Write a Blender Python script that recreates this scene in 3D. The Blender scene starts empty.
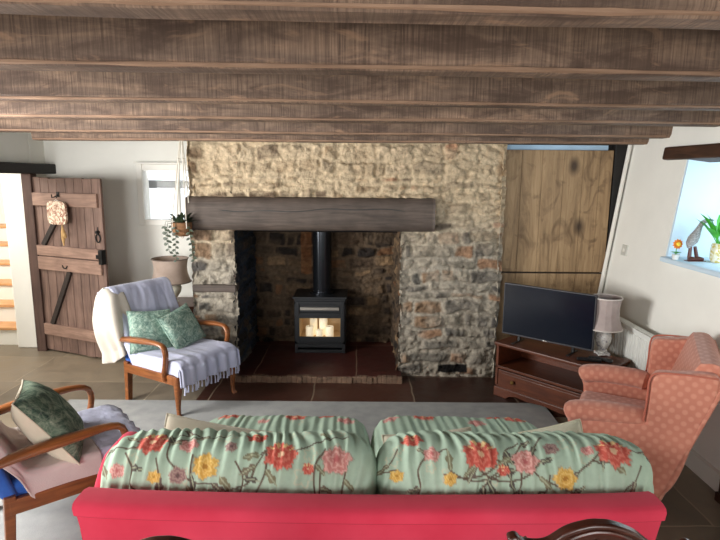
import bpy, bmesh, math, random
import numpy as np
from mathutils import Vector, Matrix, Euler
R_ = math.radians
PI = math.pi
rnd = random.Random(7)
scene = bpy.context.scene
COL = scene.collection

# ------------------------------------------------------------------ camera
cam_d = bpy.data.cameras.new('camera')
cam_d.sensor_width = 36.0
cam_d.lens = 545.0 / 720.0 * 36.0
cam_d.clip_start = 0.05
cam = bpy.data.objects.new('camera', cam_d)
COL.objects.link(cam)
cam.location = (0, 0, 1.7)
cam.rotation_euler = (Matrix.Rotation(R_(90 - 9.7), 3, 'X') @ Matrix.Rotation(R_(0.45), 3, 'Z')).to_euler()
scene.camera = cam

# ------------------------------------------------------------------ world, lights, exposure
world = bpy.data.worlds.new('world')
scene.world = world
world.use_nodes = True
bg = world.node_tree.nodes['Background']
bg.inputs[0].default_value = (0.90, 0.95, 1.0, 1)
bg.inputs[1].default_value = 1.1
scene.view_settings.view_transform = 'Standard'
scene.view_settings.look = 'None'
scene.view_settings.gamma = 1.0
scene.view_settings.use_curve_mapping = False
scene.view_settings.exposure = 0.45
scene.cycles.max_bounces = 8
scene.cycles.diffuse_bounces = 4
scene.cycles.sample_clamp_indirect = 6.0
scene.cycles.use_denoising = True


def area_light(name, loc, target, sx, sy, power, color=(1, 1, 1)):
    l = bpy.data.lights.new(name, 'AREA')
    l.shape = 'RECTANGLE'
    l.size, l.size_y = sx, sy
    l.energy = power
    l.color = color
    o = bpy.data.objects.new(name, l)
    COL.objects.link(o)
    o.location = loc
    d = Vector(target) - Vector(loc)
    o.rotation_euler = d.to_track_quat('-Z', 'Y').to_euler()
    return o


# daylight coming through the windows of the room: two behind the camera, the deep one on the right, the stair hall
area_light('window_daylight_rear_left', (-1.75, -1.95, 1.35), (-0.9, 4.5, 1.1), 1.3, 1.1, 70, (1.0, 0.985, 0.96))
area_light('window_daylight_rear_right', (0.9, -1.95, 1.35), (0.6, 4.5, 1.1), 1.2, 1.0, 24, (1.0, 0.985, 0.96))
area_light('window_daylight_left', (-3.14, 2.25, 1.33), (0.2, 3.9, 0.85), 1.3, 0.9, 110, (1.0, 0.985, 0.955))
area_light('window_daylight_right', (2.66, 3.0, 1.6), (2.2, 3.3, 1.4), 0.9, 0.8, 11, (0.66, 0.86, 1.0))
area_light('stair_hall_daylight', (-4.2, 4.5, 2.1), (-3.8, 5.4, 0.6), 0.8, 0.8, 34, (1.0, 0.96, 0.9))


# ------------------------------------------------------------------ helpers
def S(r, g, b, a=1.0):
    def f(c):
        c = c / 255.0
        return c / 12.92 if c <= 0.04045 else ((c + 0.055) / 1.055) ** 2.4
    return (f(r), f(g), f(b), a)


def tag(o, label=None, cat=None, group=None, kind=None):
    if label: o['label'] = label
    if cat: o['category'] = cat
    if group: o['group'] = group
    if kind: o['kind'] = kind
    return o


def thing(name, label, cat, loc=(0, 0, 0), rz=0.0, group=None):
    o = bpy.data.objects.new(name, None)
    o.empty_display_size = 0.05
    COL.objects.link(o)
    o.location = loc
    o.rotation_euler = (0, 0, rz)
    return tag(o, label, cat, group)


def copy_tree(o, parent=None):
    c = o.copy()
    COL.objects.link(c)
    if parent is not None:
        c.parent = parent
    for ch in list(o.children):
        copy_tree(ch, c)
    return c


class MB:
    """collects shapes, builds one mesh object"""

    def __init__(self):
        self.v, self.f = [], []

    def add(self, verts, faces, M=None):
        b = len(self.v)
        for p in verts:
            p = Vector(p)
            self.v.append(tuple(M @ p) if M is not None else tuple(p))
        for f in faces:
            self.f.append(tuple(b + i for i in f))
        return self

    def box(self, c, s, rot=None):
        x, y, z = s[0] / 2, s[1] / 2, s[2] / 2
        vs = [(-x, -y, -z), (x, -y, -z), (x, y, -z), (-x, y, -z), (-x, -y, z), (x, -y, z), (x, y, z), (-x, y, z)]
        fs = [(0, 3, 2, 1), (4, 5, 6, 7), (0, 1, 5, 4), (1, 2, 6, 5), (2, 3, 7, 6), (3, 0, 4, 7)]
        M = Matrix.Translation(c)
        if rot is not None:
            M = M @ Euler(rot).to_matrix().to_4x4()
        return self.add(vs, fs, M)

    def bb(self, x0, x1, y0, y1, z0, z1):
        return self.box(((x0 + x1) / 2, (y0 + y1) / 2, (z0 + z1) / 2), (abs(x1 - x0), abs(y1 - y0), abs(z1 - z0)))

    def tube(self, path, r, n=10, flat=1.0, up=None, cap=True):
        path = [Vector(p) for p in path]
        rs = r if isinstance(r, (list, tuple)) else [r] * len(path)
        rings = []
        prev = None
        for i, p in enumerate(path):
            a = path[max(i - 1, 0)]
            b = path[min(i + 1, len(path) - 1)]
            t = (b - a).normalized()
            if prev is None:
                ref = Vector(up) if up else (Vector((0, 0, 1)) if abs(t.z) < 0.9 else Vector((1, 0, 0)))
            else:
                ref = prev
            x = (ref - t * ref.dot(t)).normalized()
            prev = x
            y = t.cross(x)
            rings.append([p + x * (math.cos(2 * PI * k / n) * rs[i] * flat) + y * (math.sin(2 * PI * k / n) * rs[i]) for k in range(n)])
        vs = [q for ring in rings for q in ring]
        fs = []
        for i in range(len(rings) - 1):
            for k in range(n):
                k2 = (k + 1) % n
                fs.append((i * n + k, i * n + k2, (i + 1) * n + k2, (i + 1) * n + k))
        if cap:
            fs.append(tuple(range(n - 1, -1, -1)))
            fs.append(tuple((len(rings) - 1) * n + k for k in range(n)))
        return self.add(vs, fs)

    def lathe(self, prof, c=(0, 0, 0), n=28, cap=True, sx=1.0, sy=1.0):
        vs, fs = [], []
        for (r, z) in prof:
            for k in range(n):
                a = 2 * PI * k / n
                vs.append((c[0] + r * sx * math.cos(a), c[1] + r * sy * math.sin(a), c[2] + z))
        for i in range(len(prof) - 1):
            for k in range(n):
                k2 = (k + 1) % n
                fs.append((i * n + k, i * n + k2, (i + 1) * n + k2, (i + 1) * n + k))
        if cap:
            fs.append(tuple(range(n - 1, -1, -1)))
            fs.append(tuple((len(prof) - 1) * n + k for k in range(n)))
        return self.add(vs, fs)

    def prism(self, outline, y0, y1, M=None):
        """outline of (x,z) points extruded from y0 to y1"""
        n = len(outline)
        vs = [(p[0], y0, p[1]) for p in outline] + [(p[0], y1, p[1]) for p in outline]
        fs = [tuple(range(n)), tuple(range(2 * n - 1, n - 1, -1))]
        for k in range(n):
            k2 = (k + 1) % n
            fs.append((k2, k, n + k, n + k2))
        return self.add(vs, fs, M)

    def build(self, name, mat, parent=None, smooth=False, bevel=0.0, seg=2, angle=35, subsurf=0, uv=True):
        me = bpy.data.meshes.new(name)
        me.from_pydata(self.v, [], self.f)
        bm = bmesh.new()
        bm.from_mesh(me)
        bmesh.ops.recalc_face_normals(bm, faces=bm.faces)
        bm.to_mesh(me)
        bm.free()
        return finish(me, name, mat, parent, smooth, bevel, seg, angle, subsurf, uv)


def finish(me, name, mat, parent=None, smooth=False, bevel=0.0, seg=2, angle=35, subsurf=0, uv=True):
    if uv:
        lay = me.uv_layers.new(name='UVMap')
        for p in me.polygons:
            n = p.normal
            a = max(range(3), key=lambda i: abs(n[i]))
            for li in p.loop_indices:
                co = me.vertices[me.loops[li].vertex_index].co
                lay.data[li].uv = ((co.y, co.z), (co.x, co.z), (co.x, co.y))[a]
    if smooth:
        for p in me.polygons:
            p.use_smooth = True
        if angle < 180:
            me.set_sharp_from_angle(angle=R_(angle))
    me.materials.append(mat)
    o = bpy.data.objects.new(name, me)
    COL.objects.link(o)
    if parent is not None:
        o.parent = parent
    if bevel > 0:
        m = o.modifiers.new('bevel', 'BEVEL')
        m.width = bevel
        m.segments = seg
        m.limit_method = 'ANGLE'
        m.angle_limit = R_(40)
    if subsurf:
        m = o.modifiers.new('sub', 'SUBSURF')
        m.levels = m.render_levels = subsurf
    return o


def grid_obj(name, P, mat, parent=None, closed_v=False, closed_u=False, color=None, mask=None, smooth=True, capends=False, extra=None):
    """P: (nu,nv,3) array of points. color: (nu,nv,3) linear colours kept as attribute 'tint'"""
    nu, nv = P.shape[:2]
    idx = np.arange(nu * nv).reshape(nu, nv)
    A = idx if not closed_u else np.vstack([idx, idx[:1]])
    A = A if not closed_v else np.hstack([A, A[:, :1]])
    q = np.stack([A[:-1, :-1], A[1:, :-1], A[1:, 1:], A[:-1, 1:]], -1)
    if mask is not None:
        q = q[mask[:q.shape[0], :q.shape[1]]]
    faces = q.reshape(-1, 4).tolist()
    if capends:
        faces.append(list(range(nv))[::-1])
        faces.append([(nu - 1) * nv + k for k in range(nv)])
    me = bpy.data.meshes.new(name)
    me.from_pydata(P.reshape(-1, 3).tolist(), [], faces)
    if color is not None:
        at = me.attributes.new('tint', 'FLOAT_COLOR', 'POINT')
        c = np.ones((nu * nv, 4), dtype=np.float32)
        c[:, :3] = color.reshape(-1, 3)
        at.data.foreach_set('color', c.ravel())
    if mask is not None:
        bm = bmesh.new()
        bm.from_mesh(me)
        bmesh.ops.delete(bm, geom=[v for v in bm.verts if not v.link_faces], context='VERTS')
        bm.to_mesh(me)
        bm.free()
    return finish(me, name, mat, parent, smooth=smooth, angle=180, uv=False)


# numpy value noise -------------------------------------------------
def _hash(ix, iy, seed):
    h = (ix.astype(np.int64) * 374761393 + iy.astype(np.int64) * 668265263 + seed * 1442695041) & 0xFFFFFFFF
    h = ((h ^ (h >> 13)) * 1274126177) & 0xFFFFFFFF
    h = h ^ (h >> 16)
    return (h & 0xFFFF) / 65535.0


def vnoise(x, y, seed=0):
    x = np.asarray(x, dtype=float)
    y = np.asarray(y, dtype=float) + 0 * x
    ix, iy = np.floor(x), np.floor(y)
    fx, fy = x - ix, y - iy
    fx = fx * fx * (3 - 2 * fx)
    fy = fy * fy * (3 - 2 * fy)
    a = _hash(ix, iy, seed); b = _hash(ix + 1, iy, seed)
    c = _hash(ix, iy + 1, seed); d = _hash(ix + 1, iy + 1, seed)
    return (a * (1 - fx) + b * fx) * (1 - fy) + (c * (1 - fx) + d * fx) * fy


def fbm(x, y, seed=0, o=4):
    s, amp, t = 0, 0.5, 0
    for i in range(o):
        s = s + amp * vnoise(np.asarray(x) * 2 ** i, np.asarray(y) * 2 ** i, seed + i)
        t += amp
        amp *= 0.5
    return s / t


def sstep(a, b, x):
    t = np.clip((x - a) / (b - a), 0, 1)
    return t * t * (3 - 2 * t)


def catmull(pts, n):
    pts = [np.array(p, dtype=float) for p in pts]
    L = [0]
    for a, b in zip(pts, pts[1:]):
        L.append(L[-1] + np.linalg.norm(b - a))
    out = []
    for t in np.linspace(0, L[-1], n):
        i = min(max(np.searchsorted(L, t, side='right') - 1, 0), len(pts) - 2)
        u = (t - L[i]) / (L[i + 1] - L[i])
        p0 = pts[max(i - 1, 0)]; p1 = pts[i]; p2 = pts[i + 1]; p3 = pts[min(i + 2, len(pts) - 1)]
        out.append(0.5 * ((2 * p1) + (-p0 + p2) * u + (2 * p0 - 5 * p1 + 4 * p2 - p3) * u * u + (-p0 + 3 * p1 - 3 * p2 + p3) * u ** 3))
    return np.array(out)


# ------------------------------------------------------------------ materials
def nodes_of(name):
    m = bpy.data.materials.new(name)
    m.use_nodes = True
    nt = m.node_tree
    return m, nt, nt.nodes['Principled BSDF']


def N(nt, kind, **kw):
    n = nt.nodes.new(kind)
    for k, v in kw.items():
        if k in n.inputs:
            n.inputs[k].default_value = v
        else:
            setattr(n, k, v)
    return n


def ramp(nt, fac, stops):
    r = nt.nodes.new('ShaderNodeValToRGB')
    e = r.color_ramp.elements
    while len(e) < len(stops):
        e.new(0.5)
    for i, (p, c) in enumerate(stops):
        e[i].position = p
        e[i].color = c
    nt.links.new(fac, r.inputs[0])
    return r.outputs[0]


def coords(nt, kind='Object', scale=(1, 1, 1), rot=(0, 0, 0)):
    t = nt.nodes.new('ShaderNodeTexCoord')
    mp = N(nt, 'ShaderNodeMapping')
    mp.inputs['Scale'].default_value = scale
    mp.inputs['Rotation'].default_value = rot
    nt.links.new(t.outputs[kind], mp.inputs[0])
    return mp.outputs[0]


def noise(nt, vec, scale, detail=4, rough=0.55, dist=0.0):
    n = N(nt, 'ShaderNodeTexNoise', Scale=scale, Detail=detail, Roughness=rough, Distortion=dist)
    nt.links.new(vec, n.inputs['Vector'])
    return n.outputs['Fac']


def bump(nt, h, bsdf, strength=0.3, dist=0.01):
    b = N(nt, 'ShaderNodeBump', Strength=strength, Distance=dist)
    nt.links.new(h, b.inputs['Height'])
    nt.links.new(b.outputs[0], bsdf.inputs['Normal'])


def mix(nt, fac, a, b, mode='MIX'):
    m = nt.nodes.new('ShaderNodeMix')
    m.data_type = 'RGBA'
    m.blend_type = mode
    for s, v in ((0, fac), (6, a), (7, b)):
        if hasattr(v, 'is_output'):
            nt.links.new(v, m.inputs[s])
        else:
            m.inputs[s].default_value = v
    return m.outputs[2]


def plain(name, c, rough=0.5, metal=0.0, var=0.08, scale=8, bmp=0.0, bscale=60, spec=0.5, coat=0.0):
    m, nt, b = nodes_of(name)
    v = coords(nt)
    n = noise(nt, v, scale)
    lo = tuple(x * (1 - var) for x in c[:3]) + (1,)
    hi = tuple(min(1, x * (1 + var)) for x in c[:3]) + (1,)
    nt.links.new(ramp(nt, n, [(0.3, lo), (0.7, hi)]), b.inputs['Base Color'])
    b.inputs['Roughness'].default_value = rough
    b.inputs['Metallic'].default_value = metal
    b.inputs['Specular IOR Level'].default_value = spec
    b.inputs['Coat Weight'].default_value = coat
    if bmp:
        bump(nt, noise(nt, v, bscale, 3), b, bmp, 0.004)
    return m


def wood(name, dark, light, axis='X', scale=1.0, rough=0.45, bmp=0.15, coat=0.0, spots=None, spec=0.4):
    m, nt, b = nodes_of(name)
    st = {'X': (1.2, 14, 14), 'Y': (14, 1.2, 14), 'Z': (14, 14, 1.2)}[axis]
    v = coords(nt, 'Object', tuple(s * scale for s in st))
    n1 = noise(nt, v, 2.2, 6, 0.6, 1.2)
    col = ramp(nt, n1, [(0.25, dark), (0.75, light)])
    v2 = coords(nt, 'Object', (1, 1, 1))
    n2 = noise(nt, v2, 5 * scale, 3)
    col = mix(nt, ramp(nt, n2, [(0.35, (0, 0, 0, 1)), (0.75, (0.6, 0.6, 0.6, 1))]), col, tuple(c * 0.7 for c in dark[:3]) + (1,))
    nt.links.new(col, b.inputs['Base Color'])
    b.inputs['Roughness'].default_value = rough
    b.inputs['Coat Weight'].default_value = coat
    b.inputs['Coat Roughness'].default_value = 0.25
    b.inputs['Specular IOR Level'].default_value = spec
    bump(nt, n1, b, bmp, 0.004)
    return m


def fabric(name, c1, c2, scale=6, weave=420, bmp=0.25, rough=0.95, sheen=0.2):
    m, nt, b = nodes_of(name)
    v = coords(nt)
    n = noise(nt, v, scale, 4)
    nt.links.new(ramp(nt, n, [(0.3, c1), (0.7, c2)]), b.inputs['Base Color'])
    b.inputs['Roughness'].default_value = rough
    b.inputs['Specular IOR Level'].default_value = 0.15
    b.inputs['Sheen Weight'].default_value = sheen
    bump(nt, noise(nt, v, weave, 2), b, bmp, 0.002)
    return m


def tinted(name, rough=0.9, bscale=90, bmp=0.3, nscale=40, nvar=0.25, spec=0.2, bdist=0.004):
    """colour from the mesh's own pattern attribute, with fine grain"""
    m, nt, b = nodes_of(name)
    a = N(nt, 'ShaderNodeAttribute', attribute_name='tint')
    v = coords(nt)
    n = noise(nt, v, nscale, 5, 0.65)
    g = ramp(nt, n, [(0.25, (1 - nvar, 1 - nvar, 1 - nvar, 1)), (0.75, (1 + nvar * .6, 1 + nvar * .6, 1 + nvar * .6, 1))])
    nt.links.new(mix(nt, 1.0, a.outputs['Color'], g, 'MULTIPLY'), b.inputs['Base Color'])
    b.inputs['Roughness'].default_value = rough
    b.inputs['Specular IOR Level'].default_value = spec
    bump(nt, noise(nt, v, bscale, 4, 0.65), b, bmp, bdist)
    return m


MT = {}
# saw-marked dark beams
def beam_mat():
    m, nt, b = nodes_of('old_beam_wood')
    info = nt.nodes.new('ShaderNodeObjectInfo')

    def own(vec):      # each timber has its own grain
        mu = N(nt, 'ShaderNodeVectorMath', operation='MULTIPLY_ADD')
        nt.links.new(info.outputs['Random'], mu.inputs[0])
        mu.inputs[1].default_value = (37.0, 53.0, 71.0)
        nt.links.new(vec, mu.inputs[2])
        return mu.outputs[0]

    v = own(coords(nt, 'Object', (95, 3, 2.4)))
    saw = noise(nt, v, 1.6, 5, 0.7, 0.3)
    v2 = own(coords(nt, 'Object', (0.9, 6, 6)))
    big = noise(nt, v2, 2.0, 5, 0.6, 0.8)
    c = ramp(nt, big, [(0.28, S(98, 80, 68)), (0.5, S(128, 106, 90)), (0.75, S(170, 140, 117))])
    c = mix(nt, ramp(nt, saw, [(0.38, (0, 0, 0, 1)), (0.68, (0.8, 0.8, 0.8, 1))]), c, S(66, 50, 41))
    v3 = own(coords(nt, 'Object', (1.6, 3, 5)))
    blot = noise(nt, v3, 1.9, 5, 0.62, 0.6)
    c = mix(nt, ramp(nt, blot, [(0.46, (0, 0, 0, 1)), (0.62, (0.7, 0.7, 0.7, 1))]), c, S(70, 52, 43))
    v4 = own(coords(nt, 'Object', (2.2, 5, 7)))
    pale = noise(nt, v4, 2.3, 4, 0.6, 0.9)
    c = mix(nt, ramp(nt, pale, [(0.58, (0, 0, 0, 1)), (0.72, (0.5, 0.5, 0.5, 1))]), c, S(176, 140, 112))
    nt.links.new(c, b.inputs['Base Color'])
    b.inputs['Roughness'].default_value = 0.62
    b.inputs['Specular IOR Level'].default_value = 0.35
    bump(nt, saw, b, 0.35, 0.006)
    return m


MT['beam'] = beam_mat()
MT['edge'] = wood('worn_beam_edge', S(128, 100, 80), S(172, 140, 116), 'X', 1.0, 0.7)
MT['lintel'] = wood('weathered_lintel_oak', S(62, 53, 48), S(106, 93, 84), 'X', 0.9, 0.65, 0.4)
MT['black_beam'] = wood('blackened_beam', S(20, 18, 17), S(38, 34, 31), 'X', 1.0, 0.6, 0.3)
MT['brown_beam'] = wood('brown_window_beam', S(44, 27, 19), S(88, 58, 40), 'Y', 1.0, 0.6, 0.4)
MT['plaster'] = plain('white_rough_plaster', S(240, 239, 232), 0.85, 0, 0.03, 3, 0.35, 14, 0.2)
MT['reveal'] = plain('sky_tinted_white_reveal_plaster', S(206, 226, 240), 0.8, 0, 0.03, 4, 0.45, 18, 0.2)  # white plaster with the blue skylight put into its colour, sill too
MT['soot'] = plain('soot', S(22, 20, 20), 0.95, 0, 0.3, 8, 0.4, 40, 0.1)
MT['stone'] = tinted('rubble_stone', 0.9, 48, 1.0, 26, 0.42, 0.2, 0.02)
MT['plank'] = wood('old_door_planks', S(88, 68, 60), S(142, 114, 101), 'Z', 0.8, 0.65, 0.25)
MT['ledge'] = wood('door_ledge_wood', S(112, 86, 74), S(170, 138, 120), 'X', 0.8, 0.65, 0.25)
MT['brace'] = wood('dark_brace', S(30, 23, 20), S(54, 42, 36), 'X', 1.0, 0.7, 0.2)
MT['post'] = wood('door_post_wood', S(64, 46, 40), S(100, 76, 66), 'Z', 0.8, 0.65, 0.2)
MT['iron'] = plain('black_iron', S(24, 23, 23), 0.5, 0.6, 0.2, 20, 0.2, 60)
MT['stove'] = plain('matt_black_stove_steel', S(34, 36, 39), 0.42, 0.3, 0.06, 6, 0.05, 120, 0.5)
MT['pipe'] = plain('black_stove_pipe', S(44, 47, 52), 0.2, 0.75, 0.05, 6)
MT['steel'] = plain('brushed_steel', S(190, 186, 178), 0.3, 0.9, 0.05, 10)
MT['brick'] = plain('fire_brick_lining', S(222, 196, 160), 0.9, 0, 0.12, 8, 0.2, 40)
MT['candle'] = None
MT['chairwood'] = wood('polished_teak', S(104, 56, 26), S(168, 104, 56), 'X', 1.2, 0.35, 0.05, 0.25)
MT['mahogany'] = wood('dark_mahogany', S(46, 20, 14), S(92, 46, 32), 'X', 1.2, 0.28, 0.05, 0.5)
MT['standwood'] = wood('red_brown_cabinet_wood', S(70, 34, 20), S(120, 64, 38), 'X', 1.0, 0.42, 0.05, 0.12)
MT['darkwood'] = wood('near_black_brown_wood', S(36, 20, 14), S(64, 38, 26), 'Z', 1.0, 0.4, 0.05)
MT['blue'] = fabric('blue_upholstery', S(38, 78, 156), S(58, 104, 186), 6)
MT['lilac'] = fabric('lilac_white_cotton', S(176, 179, 204), S(196, 199, 220), 5, 260, 0.5)
MT['cream_throw'] = fabric('cream_cotton_throw', S(190, 182, 170), S(208, 200, 188), 5, 260, 0.5)
MT['pink_throw'] = fabric('pale_pink_cotton_throw', S(188, 172, 170), S(206, 192, 188), 5, 260, 0.5)
MT['cream'] = fabric('cream_cotton', S(206, 196, 174), S(222, 212, 192), 7, 300, 0.3)
MT['red'] = fabric('crimson_velvet', S(208, 54, 78), S(222, 70, 94), 3.5, 300, 0.15, 0.9, 0.08)
MT['floral'] = tinted('floral_chintz', 0.85, 300, 0.15, 60, 0.07, 0.2, 0.002)
MT['leafprint'] = None
MT['trimwhite'] = plain('white_gloss_trim', S(232, 230, 222), 0.4, 0, 0.02, 5)
MT['radiator'] = plain('white_enamel', S(232, 233, 228), 0.35, 0, 0.015, 5)
MT['switch'] = plain('grey_white_plastic', S(206, 206, 198), 0.4, 0, 0.02, 5)
MT['black'] = plain('black_plastic', S(18, 18, 20), 0.35, 0, 0.05, 10)
MT['bezel'] = plain('dark_grey_bezel', S(64, 64, 68), 0.4, 0.3, 0.04, 10)
MT['screen'] = plain('tv_screen_glass', S(8, 16, 30), 0.16, 0, 0.05, 3, 0, 60, 0.6)
MT['shade'] = fabric('taupe_silk_shade', S(150, 132, 120), S(172, 154, 142), 9, 300, 0.15, 0.8)
MT['shade_pale'] = fabric('pale_mauve_pleated_shade', S(158, 144, 140), S(182, 168, 164), 9, 300, 0.15, 0.8)
MT['trimband'] = fabric('pale_shade_trim', S(205, 196, 188), S(222, 214, 208), 9)
MT['darkband'] = fabric('dark_shade_trim', S(92, 80, 72), S(112, 98, 90), 9)
MT['leaf'] = plain('green_leaf', S(46, 58, 38), 0.5, 0, 0.4, 20)
MT['leaf_bright'] = plain('bright_green_leaf', S(70, 170, 50), 0.45, 0, 0.25, 12)
MT['basket'] = plain('woven_brown_basket', S(120, 84, 54), 0.85, 0, 0.3, 30, 0.8, 80)
MT['cord'] = fabric('cream_cord', S(208, 200, 186), S(226, 220, 208), 20)
MT['rug'] = fabric('pale_grey_wool_rug', S(142, 143, 142), S(160, 160, 157), 9, 180, 0.6, 1.0, 0.1)
MT['stairwood'] = wood('pale_pine_tread', S(196, 140, 92), S(224, 174, 124), 'X', 1.0, 0.5, 0.05)
MT['orange'] = plain('orange_petal', S(236, 132, 28), 0.6, 0, 0.1, 20)
MT['yellow'] = plain('yellow_petal_centre', S(246, 206, 60), 0.6, 0, 0.1, 20)
MT['whitepot'] = plain('white_glazed_pot', S(230, 232, 230), 0.3, 0, 0.02, 5)
MT['boot'] = plain('brown_red_glossy_wood', S(82, 34, 26), 0.3, 0, 0.15, 20, 0, 60, 0.5, 0.3)


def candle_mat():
    m, nt, b = nodes_of('cream_wax_added_glow')
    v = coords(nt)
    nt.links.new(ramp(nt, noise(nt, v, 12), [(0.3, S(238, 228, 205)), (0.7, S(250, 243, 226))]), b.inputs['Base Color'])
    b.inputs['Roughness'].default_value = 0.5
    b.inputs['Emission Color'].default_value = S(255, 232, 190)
    b.inputs['Emission Strength'].default_value = 0.3  # unlit wax given a faint glow for the stove's warm interior light
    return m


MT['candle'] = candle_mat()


def glass_mat(name, tint=(1, 1, 1, 1), rough=0.02, alpha=0.12):
    m = bpy.data.materials.new(name)
    m.use_nodes = True
    nt = m.node_tree
    nt.nodes.clear()
    out = nt.nodes.new('ShaderNodeOutputMaterial')
    tr = N(nt, 'ShaderNodeBsdfTransparent', Color=tint)
    gl = N(nt, 'ShaderNodeBsdfGlossy', Roughness=rough)
    fr = N(nt, 'ShaderNodeFresnel', IOR=1.16)
    mx = nt.nodes.new('ShaderNodeMixShader')
    nt.links.new(fr.outputs[0], mx.inputs[0])
    nt.links.new(tr.outputs[0], mx.inputs[1])
    nt.links.new(gl.outputs[0], mx.inputs[2])
    nt.links.new(mx.outputs[0], out.inputs[0])
    return m


MT['glass'] = glass_mat('window_glass')


def flag_mat(name, base_stops, mortar, bw, bh, rough=0.45, msize=0.006, sc=1.0):
    m, nt, b = nodes_of(name)
    v = coords(nt)
    # wobble the joints
    wob = N(nt, 'ShaderNodeTexNoise', Scale=2.5, Detail=2.0)
    nt.links.new(v, wob.inputs['Vector'])
    add = N(nt, 'ShaderNodeVectorMath', operation='MULTIPLY_ADD')
    nt.links.new(wob.outputs['Color'], add.inputs[0])
    add.inputs[1].default_value = (0.05, 0.05, 0)
    nt.links.new(v, add.inputs[2])
    br = N(nt, 'ShaderNodeTexBrick', Scale=sc)
    br.inputs['Mortar Size'].default_value = msize
    br.inputs['Mortar Smooth'].default_value = 0.3
    br.inputs['Brick Width'].default_value = bw
    br.inputs['Row Height'].default_value = bh
    br.inputs['Color1'].default_value = (0.25, 0.25, 0.25, 1)
    br.inputs['Color2'].default_value = (0.75, 0.75, 0.75, 1)
    br.offset = 0.43
    br.squash = 1.2
    nt.links.new(add.outputs[0], br.inputs['Vector'])
    n = noise(nt, v, 5.5, 6, 0.65, 0.6)
    f = mix(nt, 0.5, br.outputs['Color'], n)
    c = ramp(nt, f, base_stops)
    c = mix(nt, br.outputs['Fac'], c, mortar)
    nt.links.new(c, b.inputs['Base Color'])
    rr = ramp(nt, n, [(0.3, (rough - 0.08,) * 3 + (1,)), (0.7, (rough + 0.15,) * 3 + (1,))])
    nt.links.new(rr, b.inputs['Roughness'])
    inv = N(nt, 'ShaderNodeMath', operation='SUBTRACT')
    nt.links.new(n, inv.inputs[0])
    nt.links.new(br.outputs['Fac'], inv.inputs[1])
    bump(nt, inv.outputs[0], b, 0.35, 0.01)
    return m


MT['flag'] = flag_mat('grey_flagstones', [(0.2, S(88, 78, 66)), (0.5, S(122, 110, 93)), (0.8, S(152, 136, 114))], S(150, 136, 114), 0.95, 0.62, 0.42)
MT['redflag'] = flag_mat('dark_red_hearth_slabs', [(0.2, S(38, 26, 22)), (0.5, S(66, 38, 30)), (0.8, S(92, 58, 46))], S(128, 110, 92), 0.66, 0.9, 0.36, 0.007)
MT['hearth'] = flag_mat('red_hearth_tiles', [(0.2, S(44, 26, 24)), (0.5, S(82, 40, 34)), (0.8, S(108, 58, 48))], S(124, 98, 80), 0.86, 1.3, 0.4, 0.006)
MT['darkfloor'] = None


def print_mat(name, stops, scale, seedoff=0.0):
    """dense leafy print"""
    m, nt, b = nodes_of(name)
    v = coords(nt, 'Object', (1, 1, 1))
    mp = N(nt, 'ShaderNodeVectorMath', operation='ADD')
    mp.inputs[1].default_value = (seedoff, seedoff * 1.7, seedoff * .3)
    nt.links.new(v, mp.inputs[0])
    n = noise(nt, mp.outputs[0], scale, 5, 0.7, 2.2)
    vo = N(nt, 'ShaderNodeTexVoronoi', Scale=scale * 3.5)
    vo.feature = 'DISTANCE_TO_EDGE'
    nt.links.new(mp.outputs[0], vo.inputs['Vector'])
    c = ramp(nt, n, stops)
    e = ramp(nt, vo.outputs['Distance'], [(0.02, (.12, .12, .12, 1)), (0.07, (0, 0, 0, 1))])
    c = mix(nt, e, c, stops[-1][1])
    nt.links.new(c, b.inputs['Base Color'])
    b.inputs['Roughness'].default_value = 0.9
    b.inputs['Specular IOR Level'].default_value = 0.15
    bump(nt, noise(nt, v, 300, 2), b, 0.25, 0.002)
    return m


MT['greenprint'] = print_mat('green_leaf_print', [(0.34, S(78, 106, 100)), (0.46, S(118, 146, 134)), (0.56, S(154, 176, 162)), (0.68, S(194, 208, 192))], 20)
MT['greenprint2'] = print_mat('dark_green_leaf_print', [(0.32, S(44, 62, 56)), (0.46, S(84, 104, 88)), (0.6, S(132, 146, 126)), (0.75, S(196, 196, 176))], 9, 3.3)
MT['sprigprint'] = print_mat('cream_sprig_print', [(0.2, S(120, 138, 104)), (0.36, S(222, 218, 192)), (0.6, S(232, 228, 206)), (0.9, S(236, 232, 212))], 22, 1.3)


def dotted(name, base, base2, dot):
    m, nt, b = nodes_of(name)
    v = coords(nt, 'UV', (22, 22, 22), (0, 0, R_(45)))
    vo = N(nt, 'ShaderNodeTexVoronoi', Scale=1.0, Randomness=0.0)
    vo.voronoi_dimensions = '2D'
    nt.links.new(v, vo.inputs['Vector'])
    w = coords(nt)
    c = ramp(nt, noise(nt, w, 4, 3), [(0.3, base), (0.7, base2)])
    d = ramp(nt, vo.outputs['Distance'], [(0.2, (0.6, 0.6, 0.6, 1)), (0.40, (0, 0, 0, 1))])
    c = mix(nt, d, c, dot)
    nt.links.new(c, b.inputs['Base Color'])
    b.inputs['Roughness'].default_value = 0.85
    b.inputs['Specular IOR Level'].default_value = 0.2
    b.inputs['Sheen Weight'].default_value = 0.3
    bump(nt, noise(nt, w, 350, 2), b, 0.2, 0.002)
    return m


MT['salmon'] = dotted('salmon_spotted_damask', S(188, 120, 101), S(204, 134, 112), S(216, 156, 134))
MT['salmon_plain'] = fabric('salmon_piping', S(176, 100, 82), S(192, 114, 94), 6)


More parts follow.
